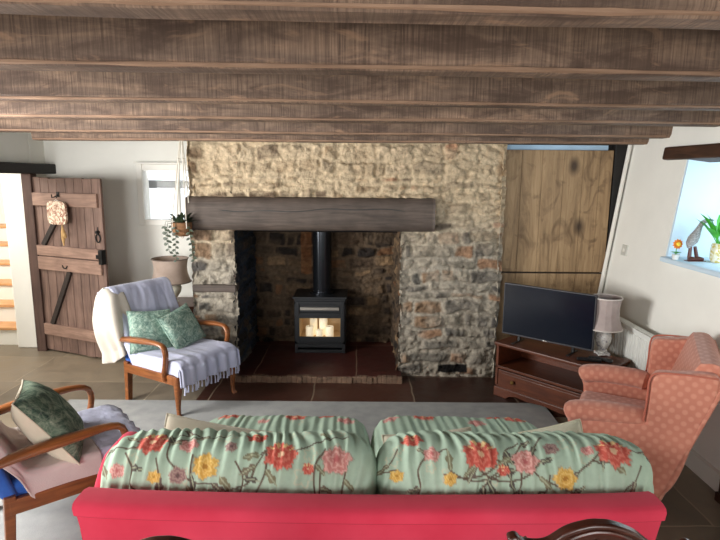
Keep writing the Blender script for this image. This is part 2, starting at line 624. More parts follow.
def slab_door_mat():
    m, nt, b = nodes_of('new_oak_boards')
    v = coords(nt, 'Object', (9, 9, 0.9))
    n = noise(nt, v, 1.8, 6, 0.6, 1.6)
    c = ramp(nt, n, [(0.25, S(116, 92, 64)), (0.5, S(154, 126, 92)), (0.78, S(184, 154, 116))])
    k = coords(nt, 'Object', (3.2, 3.2, 1.9))
    vo = N(nt, 'ShaderNodeTexVoronoi', Scale=1.15)
    nt.links.new(k, vo.inputs['Vector'])
    c = mix(nt, ramp(nt, vo.outputs['Distance'], [(0.06, (0.95, 0.95, 0.95, 1)), (0.22, (0, 0, 0, 1))]), c, S(58, 40, 24))
    vo2 = N(nt, 'ShaderNodeTexNoise', Scale=2.4, Detail=4.0, Distortion=1.5)
    nt.links.new(k, vo2.inputs['Vector'])
    c = mix(nt, ramp(nt, vo2.outputs['Fac'], [(0.52, (0, 0, 0, 1)), (0.7, (0.7, 0.7, 0.7, 1))]), c, S(92, 68, 44))
    nt.links.new(c, b.inputs['Base Color'])
    b.inputs['Roughness'].default_value = 0.6
    bump(nt, n, b, 0.2, 0.004)
    return m


MT['oak'] = slab_door_mat()


def struct(o, label=None, cat=None):
    return tag(o, label, cat, kind='structure')


# ================================================================== THE ROOM
YB = 5.45            # back wall of the alcove left of the chimney
YC = 4.49            # front of the chimney breast
XL = -3.1


def XW(z):           # the right wall leans outwards towards the top
    return 2.0 + 0.12 * z


m = MB()
m.bb(-5.2, 2.9, -2.3, 6.9, -0.2, 0.0)
struct(m.build('floor', MT['flag']), 'grey stone flagstone floor', 'floor')
m = MB()
m.bb(-1.25, 2.0, 3.7, 4.62, -0.05, 0.004)
struct(m.build('floor_hearth', MT['redflag']), 'dark red stone slabs in front of the hearth', 'floor')
m = MB()
m.bb(-3.7, 2.9, -2.3, 5.7, 2.29, 2.4)
struct(m.build('ceiling', MT['black_beam']), 'dark boarded ceiling above the beams', 'ceiling')

# left wall: thick, with a doorway to the stairs
m = MB()
m.bb(XL - .29, XL, 5.2, 5.7, 0, 2.3)
m.bb(XL - .29, XL, 4.2, 5.2, 1.80, 2.3)
m.bb(XL - .29, XL, 2.95, 4.2, 0, 2.3)
m.bb(XL - .29, XL, -2.2, 1.55, 0, 2.3)
m.bb(XL - .29, XL, 1.55, 2.95, 0, .85)
m.bb(XL - .29, XL, 1.55, 2.95, 1.8, 2.3)
struct(m.build('wall_left', MT['plaster'], bevel=0.012, seg=2), 'thick white plastered left wall with the stair doorway', 'wall')
# back wall with a hole for the small window
wx0, wx1, wz0, wz1 = -2.17, -1.66, 1.235, 1.775
m = MB()
m.bb(XL, wx0, YB, YB + 0.2, 0, 2.3)
m.bb(wx1, 2.9, YB, YB + 0.2, 0, 2.3)
m.bb(wx0, wx1, YB, YB + 0.2, 0, wz0)
m.bb(wx0, wx1, YB, YB + 0.2, wz1, 2.3)
struct(m.build('wall_back', MT['plaster']), 'white plastered back wall of the alcove', 'wall')

# right wall with the deep window niche; it leans
ny0, ny1, nz0, nz1 = 2.35, 3.79, 1.17, 1.84
m = MB()
ys = [-2.2, ny0, ny1, 4.75]
zs = [0, nz0, nz1, 2.3]
for i in range(3):
    for j in range(3):
        if i == 1 and j == 1:
            continue
        a = [(XW(zs[j]), ys[i], zs[j]), (XW(zs[j]), ys[i + 1], zs[j]), (XW(zs[j + 1]), ys[i + 1], zs[j + 1]), (XW(zs[j + 1]), ys[i], zs[j + 1])]
        bk = [(2.75, p[1], p[2]) for p in a]
        m.add(a + bk, [(0, 1, 2, 3), (7, 6, 5, 4), (0, 4, 5, 1), (1, 5, 6, 2), (2, 6, 7, 3), (3, 7, 4, 0)])
struct(m.build('wall_right', MT['plaster']), 'white plastered right wall leaning slightly outwards', 'wall')
m = MB()
x0, x1 = XW(nz0), XW(nz1)
m.add([(x0 + .004, ny1 - .02, nz0), (2.72, ny1 - .02, nz0), (2.72, ny1 - .02, nz1), (x1 + .004, ny1 - .02, nz1),
       (x0 + .004, ny1 + .01, nz0), (2.72, ny1 + .01, nz0), (2.72, ny1 + .01, nz1), (x1 + .004, ny1 + .01, nz1)],
      [(0, 1, 2, 3), (7, 6, 5, 4), (0, 4, 5, 1), (1, 5, 6, 2), (2, 6, 7, 3), (3, 7, 4, 0)])
struct(m.build('trim_1', MT['reveal']), 'white plastered reveal of the right window, sky blue put into its colour', 'window reveal')
m = MB()
m.bb(x0 - 0.05, 2.72, ny0 - .05, ny1 - .02, nz0 - 0.035, nz0)
sill = struct(m.build('trim_2', MT['reveal'], bevel=0.01), 'white window sill of the right window niche', 'window sill')
# the window at the back of the niche
w1 = struct(thing('window_1', 'white framed window at the back of the right niche', 'window', (2.72, (ny0 + ny1) / 2, nz0)))
m = MB()
hw = (ny1 - ny0) / 2
for y in (-hw + .03, 0, hw - .03):
    m.bb(-.03, .03, y - .03, y + .03, 0, nz1 - nz0)
for z in (.03, nz1 - nz0 - .03):
    m.bb(-.03, .03, -hw, hw, z - .03, z + .03)
m.build('window_frame', MT['trimwhite'], w1, bevel=.004)
m = MB()
m.bb(-.004, .004, -hw, hw, 0, nz1 - nz0)
m.build('pane', MT['glass'], w1)
# rear wall behind the camera with two window openings
m = MB()
m.bb(-3.6, -2.4, -2.3, -2.1, 0, 2.3)
m.bb(-1.1, 0.3, -2.3, -2.1, 0, 2.3)
m.bb(1.5, 2.75, -2.3, -2.1, 0, 2.3)
for a, b_ in ((-2.4, -1.1), (0.3, 1.5)):
    m.bb(a, b_, -2.3, -2.1, 0, 0.8)
    m.bb(a, b_, -2.3, -2.1, 1.9, 2.3)
struct(m.build('wall_rear', MT['plaster']), 'white plastered wall behind the viewer', 'wall')

# ------------------------------------------------------------------ stone chimney breast
rows_z = [0.0]
rr = random.Random(11)
while rows_z[-1] < 2.4:
    rows_z.append(rows_z[-1] + rr.choice([.055, .07, .085, .1, .12, .14]))
rows_x = []
for r in rows_z:
    xs = [-1.7 + rr.random() * .2]
    while xs[-1] < 2.0:
        xs.append(xs[-1] + rr.choice([.09, .13, .17, .21, .26, .33]))
    rows_x.append(xs)
ROW_Z = np.array(rows_z)


def stones(a, z, seed):
    """a: coordinate along the wall, z height -> relief, stone id noise, mortar mask"""
    aw = a + 0.07 * (fbm(a * 3.1, z * 3.1, seed + 5, 3) - .5) + 0.03 * (vnoise(a * 14, z * 14, seed + 51) - .5)
    zw = z + 0.10 * (fbm(a * 2.3 + 9, z * 2.3, seed + 8, 3) - .5) + 0.03 * (vnoise(a * 12, z * 12, seed + 61) - .5)
    row = np.clip(np.searchsorted(ROW_Z, zw, side='right') - 1, 0, len(ROW_Z) - 2)
    dz = np.minimum(zw - ROW_Z[row], ROW_Z[row + 1] - zw)
    dx = np.zeros_like(a)
    sid = np.zeros_like(a)
    for r in np.unique(row):
        k = row == r
        xs = np.array(rows_x[r])
        i = np.clip(np.searchsorted(xs, aw[k], side='right') - 1, 0, len(xs) - 2)
        dx[k] = np.minimum(aw[k] - xs[i], xs[i + 1] - aw[k])
        sid[k] = _hash(i, np.full_like(i, r), seed + 77)
    rad = .03
    qx, qz = np.clip(rad - dx, 0, None), np.clip(rad - dz, 0, None)
    d = rad - np.sqrt(qx * qx + qz * qz)
    gap = .004 + .022 * vnoise(a * 5, z * 5, seed + 21)
    inside = sstep(gap * .6, gap + .010, d)
    crag = np.abs(fbm(a * 11, z * 15, seed + 35, 4) - .5) * 2
    hgt = inside * (.008 + .022 * sid) + .050 * (fbm(a * 15, z * 19, seed + 31, 4) - .5) * (0.5 + .6 * inside) - .040 * (1 - crag) ** 6 * .6 + .014 * (fbm(a * 5, z * 5, seed + 41, 2) - .5)
    return hgt, sid, inside


def pick(pal, t):
    pal = np.array([S(*c)[:3] for c in pal])
    return pal[np.clip((t * len(pal)).astype(int), 0, len(pal) - 1)]


WARM = [(188, 164, 134), (208, 186, 156), (168, 142, 112), (194, 172, 142), (140, 116, 92), (212, 192, 164), (184, 142, 112), (126, 108, 90), (198, 176, 146), (146, 124, 100), (112, 94, 78)]
GREY = [(140, 132, 118), (112, 106, 98), (158, 148, 130), (92, 88, 84), (148, 122, 98), (126, 120, 110), (168, 158, 142), (160, 126, 100), (118, 112, 104), (150, 142, 128), (100, 96, 90)]
SOOT = [(76, 62, 50), (106, 86, 66), (56, 47, 40), (90, 73, 58), (140, 114, 86), (64, 54, 47), (116, 84, 60), (48, 42, 38)]


def stone_col(a, z, sid, inside, seed, zone):
    t2 = _hash((sid * 65535).astype(np.int64), (sid * 977).astype(np.int64), 5)
    if zone == 'front':
        w = sstep(1.0, 1.55, z + .5 * (fbm(a * 1.6, z * 1.6, 91, 3) - .5) + .12 * (a < -1.0))[..., None]
        st = pick(WARM, t2) * w + pick(GREY, t2) * (1 - w)
        mo = np.array(S(206, 186, 156)[:3]) * w + np.array(S(172, 163, 148)[:3]) * (1 - w)
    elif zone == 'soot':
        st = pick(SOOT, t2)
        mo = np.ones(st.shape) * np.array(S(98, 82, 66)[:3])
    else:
        st = pick(SOOT, t2) * np.array([.42, .52, .68])  # left side: soot, with shade and cool light also put into the colour
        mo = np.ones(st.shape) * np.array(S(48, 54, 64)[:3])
    b = fbm(a * 30, z * 30, seed + 3, 3)[..., None]
    st = st * (.6 + .8 * b)
    smear = sstep(.40, .62, fbm(a * 6, z * 6, seed + 13, 3) + (.05 * sstep(1.2, 1.6, z) if zone == 'front' else -.06))[..., None] * .62
    st = st * (1 - smear) + mo * smear
    i = inside[..., None]
    return mo * (.8 + .4 * b) * (1 - i) + st * i


chim = struct(thing('wall_chimney', 'rubble stone chimney breast with a wide open fireplace', 'chimney breast'))
OX0, OX1, OZ = -1.04, 0.33, 1.27
CX0, CX1 = -1.41, 1.165
st = .0105
xs = np.arange(CX0, CX1 + st, st)
zs = np.arange(0.0, 2.30, st)
A, Z = np.meshgrid(xs, zs, indexing='ij')
h, sid, ins = stones(A, Z, 3)
edge = .03 * (fbm(Z * 5, Z * 0, 17, 3) - .5)
P = np.stack([A + np.where(A < CX0 + .05, edge * 1.2, 0) + np.where(A > CX1 - .05, edge, 0), YC - h, Z], -1)
jag = .025 * (fbm(Z * 7, Z * 0 + 3, 23, 3) - .5)
hole = (A > OX0 + jag) & (A < OX1 + jag) & (Z < OZ)
col = stone_col(A, Z, sid, ins, 3, 'front')
slot = (np.abs(A - .80) < .13) & (np.abs(Z - .075) < .032)
col[slot] = np.array(S(30, 28, 27)[:3])
grid_obj('stone_face', P, MT['stone'], chim, color=col, mask=~hole[:-1, :-1])
for nm, cx, s_ in (('stone_side', CX0, 1), ('stone_side', CX1, -1)):
    ys_ = np.arange(YC - .02, YB + .02 if s_ > 0 else 4.75, st * 1.4)
    A, Z = np.meshgrid(ys_, zs[::1], indexing='ij')
    h, sid, ins = stones(A, Z, 9)
    P = np.stack([cx + .01 - s_ * h * .6 if s_ > 0 else cx - .01 + h * .6, A, Z], -1)
    grid_obj(nm, P, MT['stone'], chim, color=stone_col(A, Z, sid, ins, 9, 'front'))
# firebox: left, right, back
zz = np.arange(0.0, 1.62, st)
ys_ = np.arange(YC - .01, 5.32, st)
A, Z = np.meshgrid(ys_, zz, indexing='ij')
h, sid, ins = stones(A - 4, Z, 13)
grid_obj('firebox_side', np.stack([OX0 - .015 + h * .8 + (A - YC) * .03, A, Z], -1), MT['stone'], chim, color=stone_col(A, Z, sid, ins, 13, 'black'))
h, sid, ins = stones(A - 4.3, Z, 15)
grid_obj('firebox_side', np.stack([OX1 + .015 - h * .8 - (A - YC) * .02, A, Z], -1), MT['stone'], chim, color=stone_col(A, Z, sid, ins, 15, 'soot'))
xx = np.arange(OX0 - .03, OX1 + .04, st)
A, Z = np.meshgrid(xx, zz, indexing='ij')
h, sid, ins = stones(A, Z, 19)
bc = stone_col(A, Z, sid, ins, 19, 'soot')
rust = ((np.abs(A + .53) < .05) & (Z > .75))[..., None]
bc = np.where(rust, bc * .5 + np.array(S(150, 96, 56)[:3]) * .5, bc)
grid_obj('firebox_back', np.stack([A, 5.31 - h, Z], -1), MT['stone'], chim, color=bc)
m = MB()
m.bb(OX0 - .05, OX1 + .05, YC + .3, 5.35, 1.58, 1.66)
m.bb(CX0 + .03, CX1 - .03, YC + .28, YC + .34, 1.22, 2.29)
m.bb(OX1 + .035, CX1 - .03, YC + .06, 5.4, 0, 1.6)  # backing boxes added behind both piers to block leaking light
m.bb(CX0 + .03, OX0 - .035, YC + .06, 5.4, 0, 1.6)
m.build('smoke_chamber_and_light_stop', MT['soot'], chim)
m = MB()
m.bb(-1.40, -1.035, YC - .035, YC + .1, .74, .80)
tag(m.build('built_in_ledge', MT['lintel'], chim, bevel=.008), 'dark slate strip let into the left pier')
# the hearth slab
m = MB()
n_ = 34
for i in range(n_):
    a0 = -1.06 + (1.42) * i / n_
    a1 = -1.06 + (1.42) * (i + 1) / n_
    w_ = .022 * vnoise(np.array([i * .7]), np.array([0.]), 3)[0]
    m.bb(a0, a1, YC - .165 - w_, YC - .12, 0.0, .052 + .01 * vnoise(np.array([i * .9]), np.array([4.]), 3)[0])
struct(m.build('trim_3', plain('broken_hearth_edge_stone', S(116, 92, 74), .85, 0, .35, 18, .8, 40), bevel=.006), 'rough broken front edge of the hearth', 'hearth edge')
m = MB()
m.bb(-1.06, .36, YC - .15, 5.32, 0.0, .058)
struct(m.build('floor_firebox', MT['hearth'], bevel=.006), 'raised red tiled hearth under the stove', 'hearth')

# mantel beam (oak lintel over the fireplace)
n1, n2 = 90, 24
u = np.linspace(-1.415, .605, n1)
loop = []
for k in range(n2):
    a = 2 * PI * k / n2
    c_, s__ = math.cos(a), math.sin(a)
    e = 6
    rr_ = (abs(c_) ** e + abs(s__) ** e) ** (-1 / e)
    loop.append((c_ * rr_, s__ * rr_))
P = np.zeros((n1, n2, 3))
for k, (cy, cz) in enumerate(loop):
    wob = .014 * (fbm(u * 3, u * 0 + k * .35, 41, 3) - .5)
    P[:, k, 0] = u
    P[:, k, 1] = YC + .06 + cy * (.135 + wob)
    P[:, k, 2] = 1.396 + cz * (.138 + wob) - (.012 * (u + .4) ** 2 if False else 0)
crack = np.abs(P[:, :, 2] - (1.43 + .02 * np.sin(u * 3.1)[:, None])) < .006
mant = thing('mantel_beam', 'long weathered grey-brown oak beam spanning above the stone fireplace', 'beam', (-.4, YC + .06, 1.26))
P -= np.array([-.4, YC + .06, 1.26])
grid_obj('timber', P, MT['lintel'], mant, closed_v=True, capends=True)
m = MB()
pts = [(x, -.137 + .004 * math.sin(x * 9), .17 + .012 * math.sin(x * 4) + .006 * math.sin(x * 13)) for x in np.linspace(-.75, .8, 40)]
m.tube(pts, [.0005] + [.0035] * 38 + [.0005], 6)
tag(m.build('crack', MT['black'], mant), 'long dark crack along the beam face')

# ------------------------------------------------------------------ ceiling beams
ORD = ['nearest dark ceiling beam, cut off by the top edge of the photo',
       'second dark ceiling beam from the top, with the tallest saw-marked face',
       'third dark ceiling beam from the top, with a pale split along its face at the right',
       'fourth dark ceiling beam from the top, a narrow band',
       'fifth dark ceiling beam from the top, the last but one before the stone wall',
       'last dark ceiling beam, right above the stone chimney breast']
# y near edge, y far edge, bottom z, x0, x1
BE = [(1.225, 1.335, 2.05), (1.885, 2.00, 2.05), (2.74, 2.84, 2.05), (3.36, 3.50, 2.03), (4.0, 4.12, 1.998), (4.33, 4.43, 1.965)]
SKEW = [.05, .048, .04, .03, .018, .004]
for i, (ya, yb, zb) in enumerate(BE):
    xl, xr = XL - .1, 2.3
    if i == 5:
        xl = -2.55
    ln = xr - xl
    n1, n2 = 120, 6
    u = np.linspace(-ln / 2, ln / 2, n1)
    hgt = 2.29 - zb
    bow = .010 * (fbm((u + 3 * i) * 1.3, u * 0 + i, 61, 3) - .5)
    bow2 = .012 * (fbm((u + 3 * i) * 2.1, u * 0 + i + 9, 63, 3) - .5)
    skew = (u + (xl + xr) / 2) * SKEW[i] + .01
    c = .022
    prof = [(0, hgt, 0), (0, c, 0), (c * .7, 0, 1), (yb - ya - c * .5, 0, 1), (yb - ya, c * .6, 1), (yb - ya, hgt, 0)]
    P = np.zeros((n1, len(prof), 3))
    for k, (y_, z_, fl) in enumerate(prof):
        P[:, k, 0] = u
        P[:, k, 1] = y_ + bow2 * (k > 2) + bow * (k < 3) + skew
        P[:, k, 2] = z_ + (bow if z_ < .1 else 0)
    t = thing('ceiling_beam', ORD[i], 'beam', ((xl + xr) / 2, ya, zb), 0, 'dark beams across the ceiling')
    o = grid_obj('timber', P, MT['beam'], t, closed_v=True, capends=True, smooth=False)
    ed = P[:, 1:4, :].copy()
    m = MB()
    pts = [tuple((P[j, 1] + P[j, 2]) / 2) for j in range(0, n1, 3)]
    m.tube(pts, [.004 + .006 * vnoise(np.array([j * .37]), np.array([i * 1.]), 5)[0] for j in range(0, n1, 3)], 6)
    tag(m.build('worn_edge', MT['edge'], t, smooth=True), 'paler worn lower edge')

# ------------------------------------------------------------------ left: lintel, door post, plank door, stairs
m = MB()
m.bb(-.07, .07, -.6, .6, 0, .095)
o = m.build('doorway_lintel', MT['black_beam'], bevel=.01)
o.location = (XL + .03, 4.88, 1.705)
tag(o, 'black timber lintel over the left doorway', 'beam')
m = MB()
m.bb(-3.14, -3.05, 5.10, 5.2, 0, 1.705)
struct(m.build('trim_4', MT['post'], bevel=.006), 'brown wooden door post at the hinge side of the plank door', 'door post')

dA = Vector((-3.06, 5.13)); dB = Vector((-2.265, 4.79))
dw = (dB - dA).length
door = struct(thing('door_1', 'old brown ledged plank door standing open at the left', 'door', (dA.x, dA.y, .015), math.atan2(dB.y - dA.y, dB.x - dA.x)))
DH = 1.655
npk = 8
pw = dw / npk
for k in range(npk):
    m = MB()
    hh = DH - .012 * rnd.random() + .01 * (k < 2)
    m.bb(k * pw + .0025, (k + 1) * pw - .0025, 0, .026, .012 * rnd.random(), hh)
    m.build('plank', MT['plank'], door, bevel=.004)
for z0, z1, mt in ((1.40, 1.52, 'ledge'), (.935, 1.03, 'ledge'), (.80, .925, 'ledge'), (.16, .27, 'ledge')):
    m = MB()
    m.bb(.02, dw - .03, -.028, 0, z0, z1)
    m.build('ledge', MT[mt], door, bevel=.005)
for (xa, za, xb, zb) in ((.10, 1.03, .40, 1.40), (.13, .27, .42, .80)):
    L = math.hypot(xb - xa, zb - za)
    m = MB()
    m.box(((xa + xb) / 2, -.012, (za + zb) / 2), (L, .024, .05), (0, -math.atan2(zb - za, xb - xa), 0))
    m.build('brace', MT['brace'], door, bevel=.003)
m = MB()
ring = [(dw - .055 + .026 * math.cos(a), -.014, 1.13 + .036 * math.sin(a)) for a in np.linspace(0, 2 * PI, 20)]
m.tube(ring, .006, 8)
m.tube([(dw - .055, -.03, 1.185), (dw - .055, .0, 1.185)], .014, 10)
m.tube([(dw - .055, -.012, 1.165), (dw - .055, -.012, 1.23)], [.008, .003], 8)
m.build('ring_handle', MT['iron'], door, smooth=True)
m = MB()
m.bb(dw - .06, dw + .012, -.05, -.026, .95, .985)
m.bb(dw - .03, dw + .012, -.05, -.0, .90, 1.03)
m.build('latch', MT['iron'], door, bevel=.003)
m = MB()
for s_ in (-1, 1):
    m.tube([(.37, -.03, 1.505), (.37 + s_ * .012, -.055, 1.485), (.37 + s_ * .03, -.07, 1.480), (.37 + s_ * .036, -.065, 1.508)], .005, 8)
m.bb(.355, .385, -.034, -.026, 1.485, 1.53)
m.build('coat_hook', MT['iron'], door, smooth=True)
m = MB()
m.tube([(.40 + .03 * math.cos(a), -.045, .862 + .03 * math.sin(a)) for a in np.linspace(-PI, 0, 12)], .005, 8)
m.build('coat_hook', MT['iron'], door, smooth=True)

# the plaque hanging on the hook
def plaque_mat():
    m, nt, b = nodes_of('mosaic_shell_board')
    v = coords(nt)
    vo = N(nt, 'ShaderNodeTexVoronoi', Scale=62.0)
    nt.links.new(v, vo.inputs['Vector'])
    sp = N(nt, 'ShaderNodeSeparateColor')
    nt.links.new(vo.outputs['Color'], sp.inputs[0])
    nt.links.new(ramp(nt, sp.outputs[0], [(0.2, S(150, 104, 84)), (0.45, S(206, 184, 158)), (0.7, S(228, 212, 190)), (0.9, S(176, 140, 116))]), b.inputs['Base Color'])
    b.inputs['Roughness'].default_value = .6
    bump(nt, vo.outputs['Distance'], b, .5, .006)
    return m


fdir = (dB - dA).normalized()
ndir = Vector((fdir.y, -fdir.x))
pp = dA + fdir * .40 + ndir * .075
pl = thing('hanging_board', 'small speckled square board hanging from the hook on the plank door', 'decoration', (pp.x, pp.y, 1.185), math.atan2(fdir.y, fdir.x))
m = MB()
out = []
for k in range(40):
    a = 2 * PI * k / 40
    e = 5
    r_ = (abs(math.cos(a)) ** e + abs(math.sin(a)) ** e) ** (-1 / e)
    out.append((.118 * r_ * math.cos(a), .175 + .105 * r_ * math.sin(a)))
m.prism(out, -.012, .012)
m.build('board', plaque_mat(), pl, bevel=.004)
m = MB()
m.tube([(-.03, 0, .278), (-.005, 0, .292), (.03, 0, .278)], .003, 6)
m.build('hanging_loop', MT['cord'], pl)
m = MB()
m.tube([(.05, 0, .07), (.055, 0, .0), (.05, 0, -.05), (.052, 0, -.12)], [.004, .018, .016, .004], 8)
m.tube([(.07, 0, .0), (.08, -.005, -.03), (.085, 0, -.05)], [.012, .016, .006], 8)
m.build('tassel', plain('straw_tassel', S(188, 150, 98), .9, 0, .25, 30), pl, smooth=True)

# stairs in the hall
stt = struct(thing('stairs', 'pale wooden stairs rising beyond the left doorway', 'stairs', (-4.2, 5.30, 0)))
for k in range(6):
    m = MB()
    m.bb(-.62, .80, .21 * k, .21 * (k + 1) + .2, .185 * k + (0 if k else 0), .185 * (k + 1) - .03)
    m.build('riser', MT['trimwhite'], stt)
    m = MB()
    m.bb(-.62, .80, .21 * k - .02, .21 * (k + 1) + .02, .185 * (k + 1) - .03, .185 * (k + 1))
    m.build('tread', MT['stairwood'], stt, bevel=.006)
m = MB()
m.bb(-5.1, -4.9, 3.4, 6.9, 0, 2.5)
m.bb(-5.1, -3.6, 6.7, 6.9, 0, 2.5)
m.bb(-3.39, -3.2, 5.7, 6.9, 0, 2.5)
m.bb(-5.1, -3.39, 3.4, 3.6, 0, 2.5)
m.bb(-5.1, -3.4, 3.4, 6.9, 2.42, 2.52)
struct(m.build('wall_hall', MT['plaster']), 'white walls of the stair hall', 'wall')

# small window in the back wall
w2 = struct(thing('window_2', 'small white framed window in the alcove left of the chimney', 'window', ((wx0 + wx1) / 2, YB - .01, wz0)))
ww, wh = wx1 - wx0, wz1 - wz0
m = MB()
for x in (-ww / 2, ww / 2):
    m.bb(x - .03, x + .03, -.03, .06, -.03, wh + .03)
for z in (0, wh):
    m.bb(-ww / 2 + .03, ww / 2 - .03, -.028, .06, z - .03, z + .03)
m.bb(.09, .125, -.01, .04, 0, wh)
m.bb(-ww / 2 - .04, ww / 2 + .04, -.05, .0, wh + .03, wh + .05)
m.build('window_frame', MT['trimwhite'], w2, bevel=.005)
m = MB()
m.bb(-ww / 2, ww / 2, .015, .021, 0, wh)
m.build('pane', MT['glass'], w2)
m = MB()
m.bb(-2.9, -1.0, 6.05, 6.2, 1.56, 1.645)  # bar added outside, stands in for a beam reflected in the pane
tag(m.build('reflected_beam_bar', plain('grey_reflection_bar', S(120, 120, 120), .8), bevel=.01), 'grey bar added outside the small alcove window as its beam reflection', 'beam')

# ------------------------------------------------------------------ right: stable door, frame
d2 = struct(thing('door_2', 'two-part oak stable door right of the chimney breast', 'door', (1.185, 4.60, .005)))
DW = .905
for nm, za, zb in (('upper_leaf', .905, 1.925), ('lower_leaf', 0.0, .897)):
    bx = [0, .15, .32, .50, .66, .80, DW]
    lf = None
    for k in range(6):
        m = MB()
        m.bb(bx[k] + .001, bx[k + 1] - .001, 0, .035, za, zb)
        ob = m.build('board', MT['oak'], d2, bevel=.0025)
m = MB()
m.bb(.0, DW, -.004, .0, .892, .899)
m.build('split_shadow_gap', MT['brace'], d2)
m = MB()
m.bb(1.155, 2.16, 4.66, 4.74, 0, 2.3)
m.bb(2.10, 2.225, 4.60, 4.66, 0, 2.3)
m.bb(1.165, 2.24, 4.63, 4.72, 1.975, 2.05)
struct(m.build('trim_5', MT['black_beam'], bevel=.006), 'black timber frame around the oak stable door', 'door frame')
m = MB()
m.bb(1.19, 2.05, 4.625, 4.655, 1.932, 1.972)
struct(m.build('trim_6', plain('pale_blue_board', S(176, 206, 232), .7)), 'pale blue strip above the oak stable door', 'trim')
m = MB()
for dx_ in (.0, .05):
    a = [(XW(0) - .03 + dx_, 4.58, 0), (XW(2.29) - .03 + dx_, 4.58, 2.29)]
    m.tube(a, .016, 10)
a = [(XW(0) - .03, 4.6, 0), (XW(0) + .03, 4.6, 0), (XW(2.29) + .03, 4.6, 2.29), (XW(2.29) - .03, 4.6, 2.29)]
m.add(a + [(p[0], 4.66, p[2]) for p in a], [(0, 1, 2, 3), (7, 6, 5, 4), (0, 4, 5, 1), (1, 5, 6, 2), (2, 6, 7, 3), (3, 7, 4, 0)])
struct(m.build('trim_7', MT['trimwhite'], smooth=True), 'white trim beside the black door frame', 'door trim')
m = MB()
for (ya, yb) in ((-2.2, 4.6),):
    m.add([(1.975, ya, 0), (2.0, ya, 0), (2.012, ya, .1), (1.985, ya, .1), (1.975, yb, 0), (2.0, yb, 0), (2.012, yb, .1), (1.985, yb, .1)],
          [(0, 1, 2, 3), (7, 6, 5, 4), (0, 4, 5, 1), (1, 5, 6, 2), (2, 6, 7, 3), (3, 7, 4, 0)])
struct(m.build('baseboard_right', MT['trimwhite']), 'white skirting board along the right wall', 'skirting board')
# beam above the right window
m = MB()
m.bb(-.1, .1, -.75, .75, -.045, .045)
o = m.build('window_lintel', MT['brown_beam'], bevel=.012)
o.location = (XW(1.88) + .06, 3.29, 1.865)
o.rotation_euler = (R_(.6), R_(7), 0)
tag(o, 'dark brown timber lintel above the right window niche', 'beam')
# light switch
sw = thing('light_switch', 'small pale light switch on the right wall', 'switch', (XW(1.1), 4.36, 1.09))
sw.rotation_euler = (0, R_(6.8), 0)
m = MB(); m.bb(-.012, .0, -.043, .043, 0, .086); m.build('plate', MT['switch'], sw, bevel=.004)
m = MB(); m.bb(-.018, -.012, -.012, .012, .03, .056); m.build('rocker', MT['trimwhite'], sw, bevel=.002)

# radiator
rad = thing('radiator', 'white panel radiator on the right wall behind the armchair', 'radiator', (1.985, 3.62, .15))
L = .86
m = MB()
nr = 20
for k in range(nr):
    y0 = -L / 2 + L * k / nr
    m.bb(-.052, -.040, y0 + .006, y0 + L / nr - .006, .03, .47)
m.bb(-.045, -.035, -L / 2, L / 2, .0, .5)
m.bb(-.0, .01, -L / 2, L / 2, .0, .5)
m.build('panel', MT['radiator'], rad, bevel=.004)
m = MB()
m.bb(-.05, .015, -L / 2, L / 2, .497, .51)
for k in range(40):
    y0 = -L / 2 + .02 + (L - .04) * k / 40
    m.bb(-.03, .0, y0, y0 + .012, .51, .513)
m.build('top_grille', MT['radiator'], rad, bevel=.002)
for s_ in (-1, 1):
    m = MB(); m.bb(-.05, .015, s_ * L / 2, s_ * (L / 2 + .006), .0, .51)
    m.build('side_panel', MT['radiator'], rad, bevel=.002)
for y in (-.3, .3):
    m = MB(); m.bb(.01, .04, y - .015, y + .015, .1, .4)
    m.build('bracket', MT['steel'], rad)
m = MB()
m.tube([(-.02, L / 2 + .03, -.1), (-.02, L / 2 + .03, .03), (-.02, L / 2, .05)], .009, 8)
m.build('pipe', MT['trimwhite'], rad)

# dark cabinet at the right edge
cb = thing('narrow_cabinet', 'dark brown wooden cabinet against the right wall at the photo edge', 'cabinet', (1.985, 2.40, 0))
m = MB(); m.bb(-.06, .02, -.26, .28, .05, .70); m.build('body', MT['darkwood'], cb, bevel=.006)
m = MB(); m.bb(-.075, .03, -.28, .30, .70, .725); m.build('top', MT['darkwood'], cb, bevel=.006)
m = MB(); m.bb(-.068, .02, -.27, .29, .0, .05); m.build('plinth', MT['darkwood'], cb, bevel=.004)

# rug
m = MB()
nx = 60
rug_x0, rug_x1, rug_y0, rug_y1 = -2.2, 1.40, .6, 3.92
m.bb(rug_x0, rug_x1, rug_y0, rug_y1, .0, .016)
tag(m.build('rug', MT['rug'], bevel=.006), 'large pale grey wool rug under the sofa and chairs', 'rug')

# ================================================================== STOVE
sx, sy0 = -.37, 4.93
stv = thing('wood_stove', 'black steel wood-burning stove standing on the red hearth', 'stove', (sx, sy0, .058))
W2, SD = .238, .36
m = MB()
m.bb(-W2, W2, .0, .03, .09, .12)       # below the door
m.bb(-W2, W2, .0, .03, .47, .525)       # above
m.bb(-W2, -W2 + .03, 0, .03, .09, .5)
m.bb(W2 - .03, W2, 0, .03, .09, .5)
m.bb(-W2, -W2 + .015, .03, SD, .03, .52)
m.bb(W2 - .015, W2, .03, SD, .03, .52)
m.bb(-W2, W2, SD - .015, SD, .03, .52)
m.bb(-W2, W2, .03, SD, .09, .115)
m.build('body', MT['stove'], stv, bevel=.003)
m = MB()
m.bb(-W2 - .012, W2 + .012, -.02, SD + .01, .525, .545)
m.build('top_plate', MT['stove'], stv, bevel=.004)
m = MB()
m.bb(-W2 + .01, W2 - .01, .01, SD - .01, 0, .03)
m.bb(-W2, -W2 + .03, .0, .03, 0, .09)
m.bb(W2 - .03, W2, .0, .03, 0, .09)
